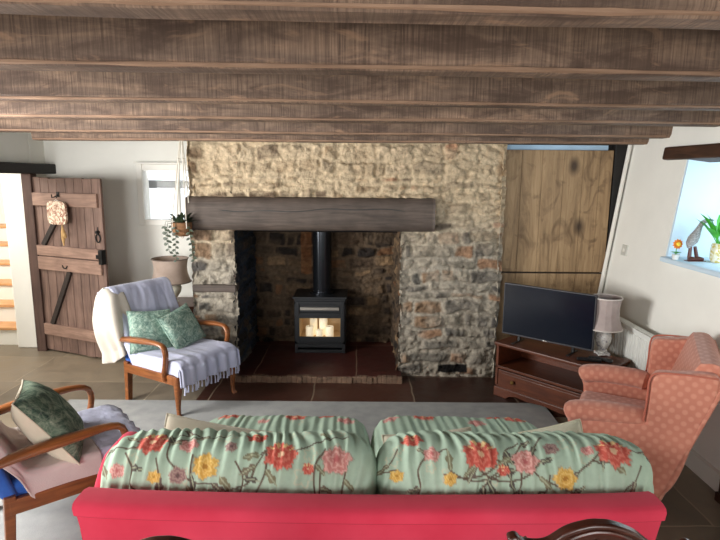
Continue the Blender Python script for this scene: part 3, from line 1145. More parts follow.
m.bb(-W2 + .02, W2 - .02, .0, .012, .055, .09)
m.build('base', MT['stove'], stv, bevel=.003)
# door frame with wide window
dr = MB()
x0, x1, z0, z1 = -W2 + .012, W2 - .012, .115, .505
g0, g1 = .165, .345
dr.bb(x0, x0 + .035, -.022, 0, z0, z1)
dr.bb(x1 - .035, x1, -.022, 0, z0, z1)
dr.bb(x0 + .035, x1 - .035, -.021, 0, z0, g0)
dr.bb(x0 + .035, x1 - .035, -.021, 0, g1, .395)
dr.bb(x0 + .035, x1 - .035, -.021, 0, .475, z1)
dr.bb(x0 + .035, x1 - .035, -.008, 0, .395, .475)
dro = dr.build('door', MT['stove'], stv, bevel=.003)
m = MB(); m.bb(x0 + .045, x1 - .045, -.03, -.008, .42, .45)
m.build('handle', MT['steel'], dro, bevel=.004)
m = MB(); m.bb(x0 + .035, x1 - .035, -.012, -.008, g0, g1); m.build('glass', MT['glass'], dro)
m = MB()
m.bb(x0 + .01, x1 - .01, SD - .05, SD - .02, .13, .46)
m.bb(x0 + .01, x0 + .03, .03, SD - .04, .13, .46)
m.bb(x1 - .03, x1 - .01, .03, SD - .04, .13, .46)
m.bb(x0 + .01, x1 - .01, .03, SD - .04, .115, .135)
m.build('brick_lining', MT['brick'], stv, bevel=.003)
m = MB()
m.lathe([(.118, 0), (.118, .012), (.09, .014), (.09, .62), (.094, .62), (.094, .65), (.09, .65), (.09, .98)], (.01, .19, .545), 36)
m.build('flue_pipe', MT['pipe'], stv, smooth=True)
CL = ['short cream pillar candle at the left front in the stove', 'tall cream candle at the left back in the stove', 'short cream candle in the middle front in the stove',
      'tallest cream candle, behind the middle one in the stove', 'wide cream pillar candle at the right front in the stove']
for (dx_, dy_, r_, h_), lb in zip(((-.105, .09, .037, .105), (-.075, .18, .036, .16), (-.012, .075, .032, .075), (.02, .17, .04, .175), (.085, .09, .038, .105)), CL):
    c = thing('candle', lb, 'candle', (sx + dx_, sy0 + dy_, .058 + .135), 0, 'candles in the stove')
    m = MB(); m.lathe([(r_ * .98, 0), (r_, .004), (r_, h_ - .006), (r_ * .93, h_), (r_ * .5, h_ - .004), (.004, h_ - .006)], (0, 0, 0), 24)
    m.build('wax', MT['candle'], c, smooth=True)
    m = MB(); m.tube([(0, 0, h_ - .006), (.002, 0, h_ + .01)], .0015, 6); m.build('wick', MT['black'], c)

# ================================================================== ALCOVE: table, lamp, hanging plant
tb = thing('side_table', 'small brown wooden side table in the alcove behind the lilac-draped chair', 'table', (-1.72, 4.96, 0))
m = MB(); m.bb(-.23, .24, -.2, .2, .515, .54); m.build('tabletop', MT['standwood'], tb, bevel=.006)
m = MB(); m.bb(-.2, .21, -.17, .17, .44, .515); m.build('apron', MT['standwood'], tb, bevel=.003)
for a in (-1, 1):
    for b_ in (-1, 1):
        m = MB(); m.tube([(a * .19, b_ * .16, 0), (a * .19, b_ * .16, .45)], [.014, .02], 10); m.build('leg', MT['standwood'], tb, smooth=True)


def shade_prof(r0, r1, h, waist):
    pr = []
    for t in np.linspace(0, 1, 12):
        pr.append((r0 + (r1 - r0) * t - waist * math.sin(PI * t), h * t))
    return pr


lm = thing('table_lamp', 'table lamp with a wide taupe drum shade in the alcove', 'lamp', (-1.74, 4.93, .54))
m = MB(); m.lathe([(.055, 0), (.06, .012), (.035, .03), (.05, .05), (.085, .1), (.092, .14), (.075, .185), (.035, .21), (.025, .225)], (0, 0, 0), 30); m.build('base', plain('cream_glazed_ceramic', S(206, 204, 188), .25, 0, .12, 14), lm, smooth=True)
m = MB(); m.tube([(0, 0, .22), (0, 0, .27)], .012, 10); m.build('neck', MT['steel'], lm)
m = MB(); pr = shade_prof(.178, .16, .215, .022); m.lathe(pr, (0, 0, .195), 40, cap=False); m.lathe([(r - .004, z) for r, z in pr][::-1], (0, 0, .195), 40, cap=False)
m.build('lamp_shade', MT['shade'], lm, smooth=True)
for z, r_ in ((.195, .180), (.41, .162)):
    m = MB(); m.tube([(r_ * math.cos(a), r_ * math.sin(a), z) for a in np.linspace(0, 2 * PI, 41)], .0045, 6); m.build('shade_trim', MT['darkband'], lm, smooth=True)

hp = thing('hanging_planter', 'macrame planter with a trailing plant hanging left of the chimney breast', 'plant', (-1.435, 4.375, 1.22))
top = Vector((0.03, 0, .85))
m = MB()
for k in range(4):
    a = PI / 4 + k * PI / 2
    w = Vector((.075 * math.cos(a), .075 * math.sin(a), .16))
    b0 = Vector((0, 0, -.02))
    mid = top.lerp(w, .75) + Vector((0, 0, 0))
    m.tube([tuple(top), tuple(mid), tuple(w), (.08 * math.cos(a), .08 * math.sin(a), .07), tuple(b0)], .005, 6)
m.tube([tuple(top), tuple(top + Vector((0, 0, .16)))], .007, 6)
for t_ in (.35, .62):
    for k in range(4):
        a = PI / 4 + k * PI / 2
        w = Vector((.075 * math.cos(a), .075 * math.sin(a), .16))
        q = top.lerp(w, t_)
        m.lathe([(.003, -.012), (.009, 0), (.003, .012)], tuple(q), 8)
m.build('macrame_cord', MT['cord'], hp, smooth=True)
m = MB(); m.lathe([(.05, 0), (.07, .02), (.08, .07), (.08, .11), (.072, .112), (.066, .1)], (0, 0, 0), 24); m.build('basket', MT['basket'], hp, smooth=True)


def leaf(m, p, d, L, w, n=(0, 0, 1)):
    p, d, n = Vector(p), Vector(d).normalized(), Vector(n)
    s = d.cross(n).normalized()
    u_ = s.cross(d)
    a = [p, p + d * L * .35 + s * w * .5 + u_ * L * .06, p + d * L * .7 + s * w * .42 + u_ * L * .03, p + d * L - u_ * L * .08, p + d * L * .7 - s * w * .42 + u_ * L * .03, p + d * L * .35 - s * w * .5 + u_ * L * .06, p + d * L * .38, p + d * L * .7]
    m.add(a, [(0, 1, 6), (1, 2, 7, 6), (2, 3, 7), (3, 4, 7), (4, 5, 6, 7), (5, 0, 6)])


m = MB(); ms = MB()
r9 = random.Random(5)
for k in range(34):
    a = r9.random() * 2 * PI
    el = r9.random() * 1.1 - .1
    d = (math.cos(a) * math.cos(el), math.sin(a) * math.cos(el), math.sin(el))
    leaf(m, (.04 * math.cos(a), .04 * math.sin(a), .10 + .04 * r9.random()), d, .05 + .05 * r9.random(), .035, (0, 0.2, 1))
vines = [(-.13, -.03, .16), (-.10, -.06, .22), (-.02, -.09, .30), (.075, -.05, .30), (-.09, .03, .10)]
for (vx, vy, ln) in vines:
    pts = [(vx * .4, vy * .4, .11), (vx * .9, vy * .9, .12)]
    nseg = int(ln / .022)
    x, y, z = vx, vy, .10
    for q in range(nseg):
        x += (r9.random() - .5) * .01
        z -= .022
        pts.append((x, y, z))
        for s_ in ((-1, 1)[q % 2],):
            leaf(m, (x, y, z), (s_ * .9, -.4 + .5 * r9.random(), -.5), .028 + .012 * r9.random(), .02, (0, -1, .3))
    ms.tube(pts, .0018, 5)
m.build('foliage', MT['leaf'], hp, smooth=True)
ms.build('stems', MT['leaf'], hp)

# ================================================================== TV CORNER
sa = R_(-48)
ax = Vector((math.cos(sa), math.sin(sa)))
bk = Vector((-math.sin(sa), math.cos(sa)))
SL, SDp, SH = .86, .34, .44
c0 = Vector((1.075, 4.11))
ts = thing('tv_stand', 'low red-brown wooden television stand set across the right corner', 'tv stand', (c0.x, c0.y, .004), sa)
m = MB(); m.bb(-.012, SL + .012, -.015, SDp + .01, SH - .03, SH - .004); m.build('top', MT['standwood'], ts, bevel=.007, seg=3)
m = MB()
m.bb(0, .022, 0, SDp, .07, SH - .03); m.bb(SL - .022, SL, 0, SDp, .07, SH - .03)
m.bb(0, SL, SDp - .012, SDp, .07, SH - .03)
m.bb(0, SL, 0.0, SDp, .225, .245); m.bb(0, SL, 0, SDp, .07, .09)
m.build('carcass', MT['standwood'], ts, bevel=.002)
m = MB(); m.bb(.03, SL - .03, -.004, .02, .088, .218); dw_ = m.build('drawer', MT['standwood'], ts, bevel=.003)
m = MB(); m.bb(.06, SL - .06, -.010, -.004, .105, .20); m.build('raised_panel', MT['standwood'], dw_, bevel=.004)
for x in (.17, SL - .17):
    m = MB(); m.lathe([(.004, 0), (.006, .01), (.014, .016), (.015, .022), (.008, .028)], (0, 0, 0), 16)
    o = m.build('knob', plain('aged_brass', S(150, 120, 70), .35, .8), dw_, smooth=True)
    o.location = (x, -.010, .152); o.rotation_euler = (R_(90), 0, 0)
m = MB()
ol = [(0, 0), (.11, 0), (.14, .022), (.2, .038), (.3, .03), (.4, .042), (SL - .4, .042), (SL - .3, .03), (SL - .2, .038), (SL - .14, .022), (SL - .11, 0), (SL, 0), (SL, .075), (0, .075)]
m.prism(ol, -.012, .012); m.prism([(0, 0), (.1, 0), (.1, .07), (0, .07)], SDp - .03, SDp); m.prism([(SL - .1, 0), (SL, 0), (SL, .07), (SL - .1, .07)], SDp - .03, SDp)
m.build('plinth', MT['standwood'], ts, bevel=.003)

def stand_pt(a, d):
    q = c0 + ax * a + bk * d
    return q.x, q.y

ta = R_(-41)
tq = Vector((1.135, 4.20))
tv = thing('television', 'black flat-screen television on the wooden stand in the right corner', 'television', (tq.x, tq.y, SH), ta)
TW, TH = .70, .41
m = MB(); m.bb(0, TW, 0, .03, .042, .042 + TH); m.bb(.12, TW - .12, .03, .06, .08, .3); m.build('casing', MT['bezel'], tv, bevel=.003)
m = MB(); m.bb(.008, TW - .008, -.003, .002, .056, .034 + TH); m.build('screen', MT['screen'], tv)
for x in (.14, TW - .14):
    m = MB(); m.box((x, .0, .004), (.022, .2, .008)); m.box((x, .015, .024), (.022, .02, .04)); m.build('foot', MT['black'], tv, bevel=.003)
m = MB(); m.bb(TW / 2 - .014, TW / 2 - .003, -.004, 0, .045, .0535); m.bb(TW / 2 + .002, TW / 2 + .005, -.004, 0, .045, .0535); m.bb(TW / 2 + .002, TW / 2 + .016, -.004, 0, .045, .0475)
m.build('maker_mark', MT['trimwhite'], tv)

lx, ly = 1.765, 3.81
l2 = thing('table_lamp', 'small lamp with a pale mauve shade on the television stand', 'lamp', (lx, ly, SH))
def vase_mat():
    m, nt, b = nodes_of('white_blue_patterned_porcelain')
    v = coords(nt)
    n = noise(nt, v, 38, 3, .6, 1.5)
    nt.links.new(ramp(nt, n, [(0.42, S(222, 220, 214)), (0.56, S(206, 204, 202)), (0.66, S(120, 116, 128))]), b.inputs['Base Color'])
    b.inputs['Roughness'].default_value = .2
    return m
m = MB()
m.lathe([(.03, .018), (.035, .03), (.03, .045), (.042, .07), (.056, .11), (.058, .14), (.048, .165), (.032, .18), (.03, .192), (.036, .2)], (0, 0, 0), 28)
m.build('vase', vase_mat(), l2, smooth=True)
m = MB(); m.box((0, 0, .012), (.085, .085, .016)); 
for a in (-1, 1):
    for b_ in (-1, 1): m.box((a * .034, b_ * .034, .003), (.018, .018, .006))
m.build('foot', vase_mat(), l2, bevel=.003)
m = MB(); m.tube([(0, 0, .2), (0, 0, .25)], .01, 10); m.build('neck', MT['steel'], l2)
m = MB()
npl = 16
vs, fs = [], []
pr = shade_prof(.122, .104, .225, .02)
m.lathe(pr, (0, 0, .20), 16, cap=False); m.lathe([(r - .003, z) for r, z in pr][::-1], (0, 0, .20), 16, cap=False)
m.build('lamp_shade', MT['shade_pale'], l2, smooth=True, angle=14)
for z, r_ in ((.20, .122), (.425, .105)):
    m = MB(); m.tube([(r_ * math.cos(a), r_ * math.sin(a), z) for a in np.linspace(0, 2 * PI, 33)], .005, 6); m.build('shade_trim', MT['trimband'], l2, smooth=True)
for (a, d, rz, lb) in ((.69, .10, .5, 'black remote control lying in front of the lamp on the stand'), (.74, .17, .15, 'second black remote control, nearer the foot of the stand lamp')):
    x, y = stand_pt(a, d)
    r_ = thing('remote_control', lb, 'remote', (x, y, SH), sa + rz, 'remotes on the television stand')
    m = MB(); m.bb(-.08, .08, -.022, .022, 0, .018); m.build('body', MT['black'], r_, bevel=.005)
    m = MB()
    for k in range(5): m.box((-.05 + .022 * k, 0, .019), (.012, .025, .003))
    m.build('buttons', MT['bezel'], r_)

# ================================================================== SILL ORNAMENTS
def sillpt(x, y): return (x, y, nz0)
fp = thing('toy_flower_pot', 'little orange flower in a white pot at the left of the right window sill', 'ornament', (2.115, 3.62, nz0))
m = MB(); m.lathe([(.018, 0), (.024, .035), (.026, .036), (.022, .034)], (0, 0, 0), 18); m.build('pot', MT['whitepot'], fp, smooth=True)
m = MB(); m.tube([(0, 0, .03), (0, 0, .1)], .003, 6)
for k in range(7): leaf(m, (0, 0, .04), (math.cos(k * .9), math.sin(k * .9), .35), .038, .026)
m.build('leaves', MT['leaf_bright'], fp)
m = MB()
for k in range(11):
    a = 2 * PI * k / 11
    leaf(m, (0, -.008, .105), (math.cos(a), -.15, math.sin(a)), .036, .022, (0, -1, 0))
m.build('petals', MT['orange'], fp)
m = MB(); m.lathe([(.002, -.014), (.013, -.012), (.014, 0), (.002, .004)], (0, 0, 0), 14)
o = m.build('flower_centre', MT['yellow'], fp, smooth=True); o.location = (0, -.004, .105); o.rotation_euler = (R_(-90), 0, 0); o.location = (0, -.012, .105)

bd = thing('bird_ornament', 'speckled grey long-necked bird figure in brown boots on the right window sill', 'ornament', (2.195, 3.56, nz0))
m = MB()
body = [(-.035, 0, .075), (-.028, 0, .10), (-.012, 0, .125), (.0, 0, .15), (.012, 0, .178), (.022, 0, .205), (.034, 0, .225), (.05, 0, .235), (.06, 0, .235)]
m.tube(body, [.006, .022, .03, .026, .018, .013, .014, .012, .004], 14)
m.build('body', print_mat('speckled_grey_wood', [(0.3, S(96, 96, 98)), (0.5, S(150, 150, 150)), (0.7, S(206, 206, 204))], 60), bd, smooth=True)
m = MB(); m.tube([(.052, 0, .236), (.075, 0, .243), (.1, 0, .24)], [.010, .006, .002], 8); m.build('beak', MT['bezel'], bd, smooth=True)
for s_ in (-.022, .022):
    m = MB(); m.tube([(s_, 0, .02), (s_ * .6 - .008, 0, .085)], [.011, .009], 10)
    m.tube([(s_ - .008, 0, .012), (s_ + .012, -.006, .013), (s_ + .034, -.012, .010)], [.013, .014, .009], 10)
    m.build('boot', MT['boot'], bd, smooth=True)
m = MB(); m.box((.01, -.004, .002), (.1, .05, .004)); m.build('base', MT['boot'], bd)
bd.scale = (1.12, 1.12, 1.12)

pv = thing('potted_plant', 'bright green leafy plant in a yellow-flecked glass pot on the right window sill', 'plant', (2.335, 3.50, nz0))
def vase2():
    m, nt, b = nodes_of('flecked_glass_mosaic')
    v = coords(nt)
    vo = N(nt, 'ShaderNodeTexVoronoi', Scale=70.0)
    nt.links.new(v, vo.inputs['Vector'])
    sp = N(nt, 'ShaderNodeSeparateColor'); nt.links.new(vo.outputs['Color'], sp.inputs[0])
    nt.links.new(ramp(nt, sp.outputs[0], [(0.2, S(226, 222, 190)), (0.5, S(232, 232, 222)), (0.8, S(206, 188, 110))]), b.inputs['Base Color'])
    b.inputs['Roughness'].default_value = .2
    return m
m = MB(); m.lathe([(.05, 0), (.06, .02), (.062, .08), (.055, .12), (.05, .125), (.05, .11)], (0, 0, 0), 24); m.build('pot', vase2(), pv, smooth=True)
m = MB()
r9 = random.Random(8)
for k in range(16):
    a = r9.random() * 2 * PI
    el = .75 + r9.random() * .6
    d = (math.cos(a) * math.cos(el), math.sin(a) * math.cos(el) * .8, math.sin(el))
    base = (0.02 * math.cos(a), .02 * math.sin(a), .11)
    m.tube([base, tuple(Vector(base) + Vector(d) * .06)], .003, 5)
    leaf(m, tuple(Vector(base) + Vector(d) * .05), (d[0] * 1.5, d[1] * 1.5, d[2] * 1.1), .15 + .06 * r9.random(), .055, (0, 0, 1))
m.build('leaves', MT['leaf_bright'], pv, smooth=True)

# ================================================================== EASY CHAIRS (local: faces +x)
def make_easy_chair(label, loc, rz):
    c = thing('easy_chair', label, 'chair', loc, rz, 'low wooden-armed easy chairs')
    cw = MT['chairwood']
    for s_ in (-1, 1):
        m = MB()
        m.tube([(.27, s_ * .262, .30), (.275, s_ * .266, .24), (.278, s_ * .27, .16), (.272, s_ * .268, .08), (.276, s_ * .27, .03), (.288, s_ * .275, .0)], [.027, .031, .024, .017, .015, .021], 12)
        m.build('leg', cw, c, smooth=True)
        m = MB()
        m.add([(-.31, s_ * .24, 0), (-.275, s_ * .24, 0), (-.275, s_ * .28, 0), (-.31, s_ * .28, 0), (-.295, s_ * .235, .32), (-.25, s_ * .235, .32), (-.25, s_ * .285, .32), (-.295, s_ * .285, .32)],
              [(0, 3, 2, 1), (4, 5, 6, 7), (0, 1, 5, 4), (1, 2, 6, 5), (2, 3, 7, 6), (3, 0, 4, 7)])
        m.build('leg', cw, c, bevel=.004)
        path = catmull([(-.36, s_ * .285, .475), (-.2, s_ * .295, .505), (0, s_ * .305, .525), (.12, s_ * .305, .53), (.185, s_ * .303, .515), (.205, s_ * .30, .46), (.19, s_ * .295, .38), (.165, s_ * .29, .30), (.17, s_ * .285, .26)], 30)
        m = MB()
        m.tube([tuple(p) for p in path], [.016 + .008 * math.sin(PI * min(1, t * 1.7)) for t in np.linspace(0, 1, 30)], 12, up=(0, 1, 0), flat=1.45)
        m.build('arm', cw, c, smooth=True)
    m = MB()
    m.bb(-.28, .275, -.285, -.255, .235, .305); m.bb(-.28, .275, .255, .285, .235, .305)
    m.bb(.25, .285, -.27, .27, .24, .305); m.bb(-.29, -.26, -.27, .27, .235, .305)
    m.build('seat_frame', cw, c, bevel=.005)
    m = MB()
    m.box((.0, 0, .335), (.58, .50, .09), (0, R_(-3), 0))
    m.build('seat_cushion', MT['blue'], c, smooth=True, bevel=.03, seg=4, angle=60)
    m = MB()
    ol = [(-.235, .30), (-.30, .30), (-.50, .83), (-.485, .865), (-.44, .875), (-.40, .85)]
    m.prism([(p[0], p[1] if p[1] < .5 else p[1] - .05) for p in ol], -.265, .265)
    m.build('backrest', MT['blue'], c, smooth=True, bevel=.02, seg=3, angle=60)
    return c


FULL = [(-.565, .48), (-.56, .60), (-.535, .76), (-.50, .838), (-.455, .858), (-.405, .838), (-.37, .77), (-.28, .54), (-.235, .45), (-.20, .405), (-.12, .392), (.1, .398), (.24, .404), (.295, .396), (.322, .37), (.332, .33)]


def drape_back_seat(root, mat, seed=1, front_drop=.14, i0=0, i1=None, w0=-.36, w1=.36, hw=.262):
    """throw over the back, the seat, the front edge and a little over the sides"""
    path = (FULL + [(.338, .40 - front_drop)]) if i1 is None else FULL[:i1]
    c = catmull(path[i0:], 110)
    ny = 84
    Sg, Wg = np.meshgrid(np.linspace(0, 1, len(c)), np.linspace(w0, w1, ny), indexing='ij')
    cx, cz = c[:, 0:1], c[:, 1:2]
    P = np.zeros((len(c), ny, 3))
    over = np.clip(np.abs(Wg) - hw, 0, None)
    rag = over * (.75 + .5 * vnoise(Sg * 14, Sg * 0 + np.sign(Wg), seed + 2))
    seatness = sstep(-.30, -.16, cx) * (1 - sstep(.29, .325, cx))
    backness = 1 - sstep(-.36, -.22, cx)
    P[..., 1] = np.clip(Wg, -hw, hw) + np.sign(Wg) * np.minimum(over, .006) + .010 * (fbm(Sg * 9, Wg * 7, seed, 3) - .5)
    P[..., 0] = cx - rag * backness * .8 * (cx > -.5)
    P[..., 2] = cz - rag * seatness - rag * .35 * backness
    front = 1 - np.clip(seatness + backness, 0, 1)
    P[..., 1] += np.sign(Wg) * over * front * .25
    wr = .020 * (fbm(Sg * 7 + Wg * 5, Wg * 20, seed + 4, 3) - .35)
    flat = np.abs(Wg) < hw
    P[..., 2] += np.where(flat, wr * np.where(cx > -.2, .7, .3), 0)
    P[..., 0] += np.where(cx < -.2, wr * .8, 0) + np.where((cz < .37) & (cx > .2), .012 * np.sin(Wg * 60), 0)
    o = grid_obj('cloth', P, mat, root)
    sm = o.modifiers.new('thick', 'SOLIDIFY'); sm.thickness = .006; sm.offset = 1
    return P


def side_drape(root, mat, side=-1, seed=3, zb=.34, name='cloth', spread=1.0):
    """part of a throw that falls over one side of the chair back"""
    plan = catmull([(-.03, -.19), (-.012, -.23), (-.01, -.262), (-.045, -.302), (-.11, -.295), (-.15, -.2), (-.155, -.05)], 60)
    nv = 50
    P = np.zeros((60, nv, 3))
    for j in range(nv):
        v = j / (nv - 1)
        z = .858 - (.858 - zb) * v
        lean = -.39 - .0 + (.858 - z) * .18
        cut = .22
        out = (.055 * math.sin(PI * min(1, v * 1.15)) + .03 * v) * spread
        tt = np.linspace(0, 1, 60)
        fold = (.008 + .026 * v) * (np.sin(tt * 22 + seed + 1.5 * v) + .6 * np.sin(tt * 41 + 2 * v))
        cx, cy = -.07, -.2
        dx, dy = plan[:, 0] - cx, plan[:, 1] - cy
        ln = np.hypot(dx, dy)
        sh = .35 + .65 * min(1, v * 8)
        P[:, j, 0] = lean + cx + dx * sh + dx / ln * (out * .9 + fold * .6)
        P[:, j, 1] = (cy + dy * (.9 + .1 * sh) + dy / ln * (out + fold)) * (-side)
        P[:, j, 2] = z + .012 * (fbm(np.linspace(0, 5, 60), np.full(60, v * 3), seed, 2) - .5) * v + (.012 * math.sin(PI * min(v * 4, 1)) if v < .25 else 0)
    # front columns stay short: lift them to follow the seat
    fr = np.linspace(0, 1, 60)
    lift = np.clip(1 - fr / .35, 0, 1)
    for j in range(nv):
        v = j / (nv - 1)
        P[:, j, 2] += lift * v * .12
    o = grid_obj(name, P, mat, root)
    sm = o.modifiers.new('thick', 'SOLIDIFY'); sm.thickness = .006; sm.offset = 0
    return o


def tassels(root, mat, hw, x, z, n=24, seed=2):
    r_ = random.Random(seed)
    for k in range(n):
        y = -hw + 2 * hw * (k + .5) / n
        m = MB()
        L_ = .05 + .012 * r_.random()
        xx = x + .012 * math.sin(17 * y / hw)
        m.tube([(xx, y, z + .008), (xx + .003, y + .002, z - L_ * .45), (xx + .002 + .006 * (r_.random() - .5), y + .004 * (r_.random() - .5), z - L_)], [.0035, .005, .007], 6)
        m.build('tassel', mat, root, smooth=True)


A_loc, A_rz = (-1.375, 4.015, .002), R_(-31)
chairA = make_easy_chair('wooden-armed easy chair by the hearth, facing right, under the lilac throw with tassels', A_loc, A_rz)
B_loc, B_rz = (-1.46, 2.52, .017), R_(40)
chairB = copy_tree(chairA)
chairB.location = B_loc
chairB.rotation_euler = (0, 0, B_rz)
chairB['label'] = 'wooden-armed easy chair at the left photo edge, its blue side showing beside the red sofa'

tA = thing('throw_blanket', 'lilac white throw with tassels over the easy chair by the hearth', 'throw', A_loc, A_rz)
drape_back_seat(tA, MT['lilac'], 1, .16, w0=-.37, w1=.33)
tassels(tA, MT['lilac'], .285, .342, .245)
tA2 = thing('throw_blanket', 'cream throw falling over the left side of the hearth chair back', 'throw', A_loc, A_rz)
side_drape(tA2, MT['cream_throw'], -1, 3, .30)
tB = thing('throw_blanket', 'lilac white cloth covering the seat of the easy chair at the left edge', 'throw', B_loc, B_rz)
drape_back_seat(tB, MT['lilac'], 9, .10, i0=11, w0=-.33, w1=.33)
tB2 = thing('throw_blanket', 'pale pink throw tumbling over the back of the easy chair at the left edge', 'throw', B_loc, B_rz)
drape_back_seat(tB2, MT['pink_throw'], 6, .10, i0=0, i1=12, w0=-.40, w1=.30, hw=.270)


def pillow(name, label, cat, loc, rot, w, h, t, mat_f, mat_b=None, group=None, n=36, seed=0, piping=None):
    root = thing(name, label, cat, loc, 0, group)
    root.rotation_euler = rot
    u = np.linspace(-1, 1, n)
    U, V = np.meshgrid(u, u, indexing='ij')
    # concave sides with pointed corners
    k = .07
    X = U * w / 2 * (1 - k * (1 - V ** 2) * (np.abs(U) ** 3) )
    Z = V * h / 2 * (1 - k * (1 - U ** 2) * (np.abs(V) ** 3))
    T = t / 2 * np.clip((1 - U ** 2) * (1 - V ** 2), 0, 1) ** .5 * (1 + .12 * (U * U + V * V))
    wr = .010 * (fbm(U * 3 + seed, V * 3, seed, 3) - .5) * np.clip((1 - U ** 4) * (1 - V ** 4), 0, 1)
    F = np.stack([X, -(T + wr), Z], -1)
    B = np.stack([X, (T + wr), Z], -1)
    if mat_b is None:
        me_o = grid_obj('front_cover', F, mat_f, root)
        grid_obj('back_cover', B[::-1], mat_f, root)
    else:
        grid_obj('front_cover', F, mat_f, root)
        tag(grid_obj('back_cover', B[::-1], mat_b, root), 'plain cream back')
    edge = [tuple(F[i, 0]) for i in range(n)] + [tuple(F[-1, j]) for j in range(1, n)] + [tuple(F[i, -1]) for i in range(n - 2, -1, -1)] + [tuple(F[0, j]) for j in range(n - 2, -1, -1)]
    m = MB(); m.tube(edge, .004, 6); m.build('piping', piping or mat_b or mat_f, root, smooth=True)
    return root


def chair_pt(loc, rz, x, y, z):
    c_, s_ = math.cos(rz), math.sin(rz)
    return (loc[0] + c_ * x - s_ * y, loc[1] + s_ * x + c_ * y, loc[2] + z)


# pillow local: face -y.  on the chair it must face +x (chair)
def chair_pillow(nm_label, loc, rz, x, y, z, lean, yaw, roll, w, h, t, mf, mb=None, seed=0):
    e = (Matrix.Rotation(rz + R_(90) + yaw, 3, 'Z') @ Matrix.Rotation(-lean, 3, 'X') @ Matrix.Rotation(roll, 3, 'Y')).to_euler()
    return pillow('pillow', nm_label, 'cushion', chair_pt(loc, rz, x, y, z), e, w, h, t, mf, mb, 'loose cushions', seed=seed)


chair_pillow('green leaf-print cushion at the left on the hearth chair, behind the arm', A_loc, A_rz, -.165, -.13, .535, R_(22), R_(-18), R_(6), .32, .32, .11, MT['greenprint'], seed=1)
chair_pillow('green leaf-print cushion in the middle of the hearth chair, in front of its twin', A_loc, A_rz, -.07, .09, .525, R_(30), R_(8), R_(-7), .36, .31, .12, MT['greenprint'], seed=2)
chair_pillow('dark green leaf cushion with a cream back on the easy chair at the left edge', B_loc, B_rz, -.06, -.03, .52, R_(36), R_(-8), R_(8), .48, .40, .20, MT['greenprint2'], MT['cream'], seed=3)

# ================================================================== WING CHAIR (local: faces +x, near side is +y)
wc = thing('wing_armchair', 'salmon pink spotted wing armchair by the television stand', 'armchair', (1.605, 2.89, .004), R_(152))
wc.scale = (.86, 1.08, .91)
sal = MT['salmon']
for s_ in (1, -1):
    # side panel: wing + arm silhouette
    ol = [(.37, .12), (.40, .40), (.395, .50), (.03, .535), (.002, .56), (-.004, .68), (-.010, .79), (-.035, .828), (-.12, .84), (-.34, .845), (-.27, .55), (-.11, .12)]
    cv = catmull(ol + [ol[0]], 90)[:-1]
    m = MB()
    m.prism([tuple(p) for p in cv], s_ * .27, s_ * .345)
    m.build('side_wing', sal, wc, smooth=True, bevel=.028, seg=4, angle=50)
    # rolled arm on top
    m = MB()
    pth = catmull([(-.02, s_ * .27, .53), (.06, s_ * .285, .54), (.25, s_ * .295, .535), (.38, s_ * .30, .515), (.43, s_ * .30, .49)], 24)
    m.tube([tuple(p) for p in pth], [.03, .045] + [.062] * 20 + [.056, .04], 20)
    m.build('arm_roll', sal, wc, smooth=True)
    # piping on the wing edge
    m = MB()
    pth = catmull([(.008, s_ * .343, .55), (.0, s_ * .343, .66), (-.004, s_ * .343, .79), (-.035, s_ * .343, .832), (-.14, s_ * .343, .846), (-.33, s_ * .343, .85)], 24)
    m.tube([tuple(p) for p in pth], .006, 6)
    m.build('piping', MT['salmon_plain'], wc, smooth=True)
    m = MB()
    m.tube([tuple(p) for p in catmull([(.385, s_ * .335, .13), (.412, s_ * .335, .44), (.412, s_ * .285, .54)], 14)], .005, 6)
    m.build('piping', MT['salmon_plain'], wc, smooth=True)
m = MB()
ol = [(-.03, .30), (-.12, .30), (-.36, .82), (-.365, .87), (-.33, .905), (-.27, .905), (-.225, .87), (-.13, .60)]
cv = catmull(ol + [ol[0]], 60)[:-1]
m.prism([tuple(p) for p in cv], -.29, .29)
m.build('backrest', sal, wc, smooth=True, bevel=.04, seg=4, angle=50)
m = MB(); m.bb(-.1, .37, -.3, .3, .12, .30); m.build('seat_base', sal, wc, smooth=True, bevel=.02, seg=3, angle=50)
m = MB(); m.bb(-.09, .41, -.235, .235, .30, .43); m.build('seat_cushion', sal, wc, smooth=True, bevel=.045, seg=5, angle=50)
m = MB(); m.prism([(-.125, .10), (-.095, .10), (-.25, .55), (-.355, .84), (-.385, .84)], -.345, .345); m.build('outer_back', sal, wc, smooth=True, bevel=.01, seg=2)
for a, b_ in ((.33, .28), (.33, -.28), (-.07, .28), (-.07, -.28)):
    m = MB(); m.tube([(a, b_, 0), (a, b_, .13)], [.016, .026], 12); m.build('leg', MT['mahogany'], wc, smooth=True)

# ================================================================== SOFA (local origin on the floor under its middle)
SX, SY = 0.035, 2.05
sofa = thing('sofa', 'red sofa seen from behind with floral cushions', 'sofa', (SX, SY, .016))
prof = [(-.40, .13), (-.455, .13), (-.497, .675), (-.499, .682), (-.512, .688), (-.513, .715), (-.505, .727), (-.485, .732), (-.43, .732), (-.40, .722), (-.39, .68), (-.36, .4), (-.36, .13)]
ns = 81
s = np.linspace(-1, 1, ns)
P = np.zeros((ns, len(prof), 3))
for k, (y, z) in enumerate(prof):
    W = .845 + .085 * (z / .73)
    P[:, k, 0] = s * W
    P[:, k, 1] = y + .012 * (np.abs(s) ** 8)
    z = z * .90
    P[:, k, 2] = z + (.014 * np.abs(s) ** 1.4) * (z / .73)
grid_obj('back_panel', P, MT['red'], sofa, closed_v=True, capends=True).data.set_sharp_from_angle(angle=R_(50))
m = MB()
m.tube([(P[i, 3, 0] * .998, P[i, 3, 1] - .003, P[i, 3, 2] + .002) for i in range(ns)], .004, 8)
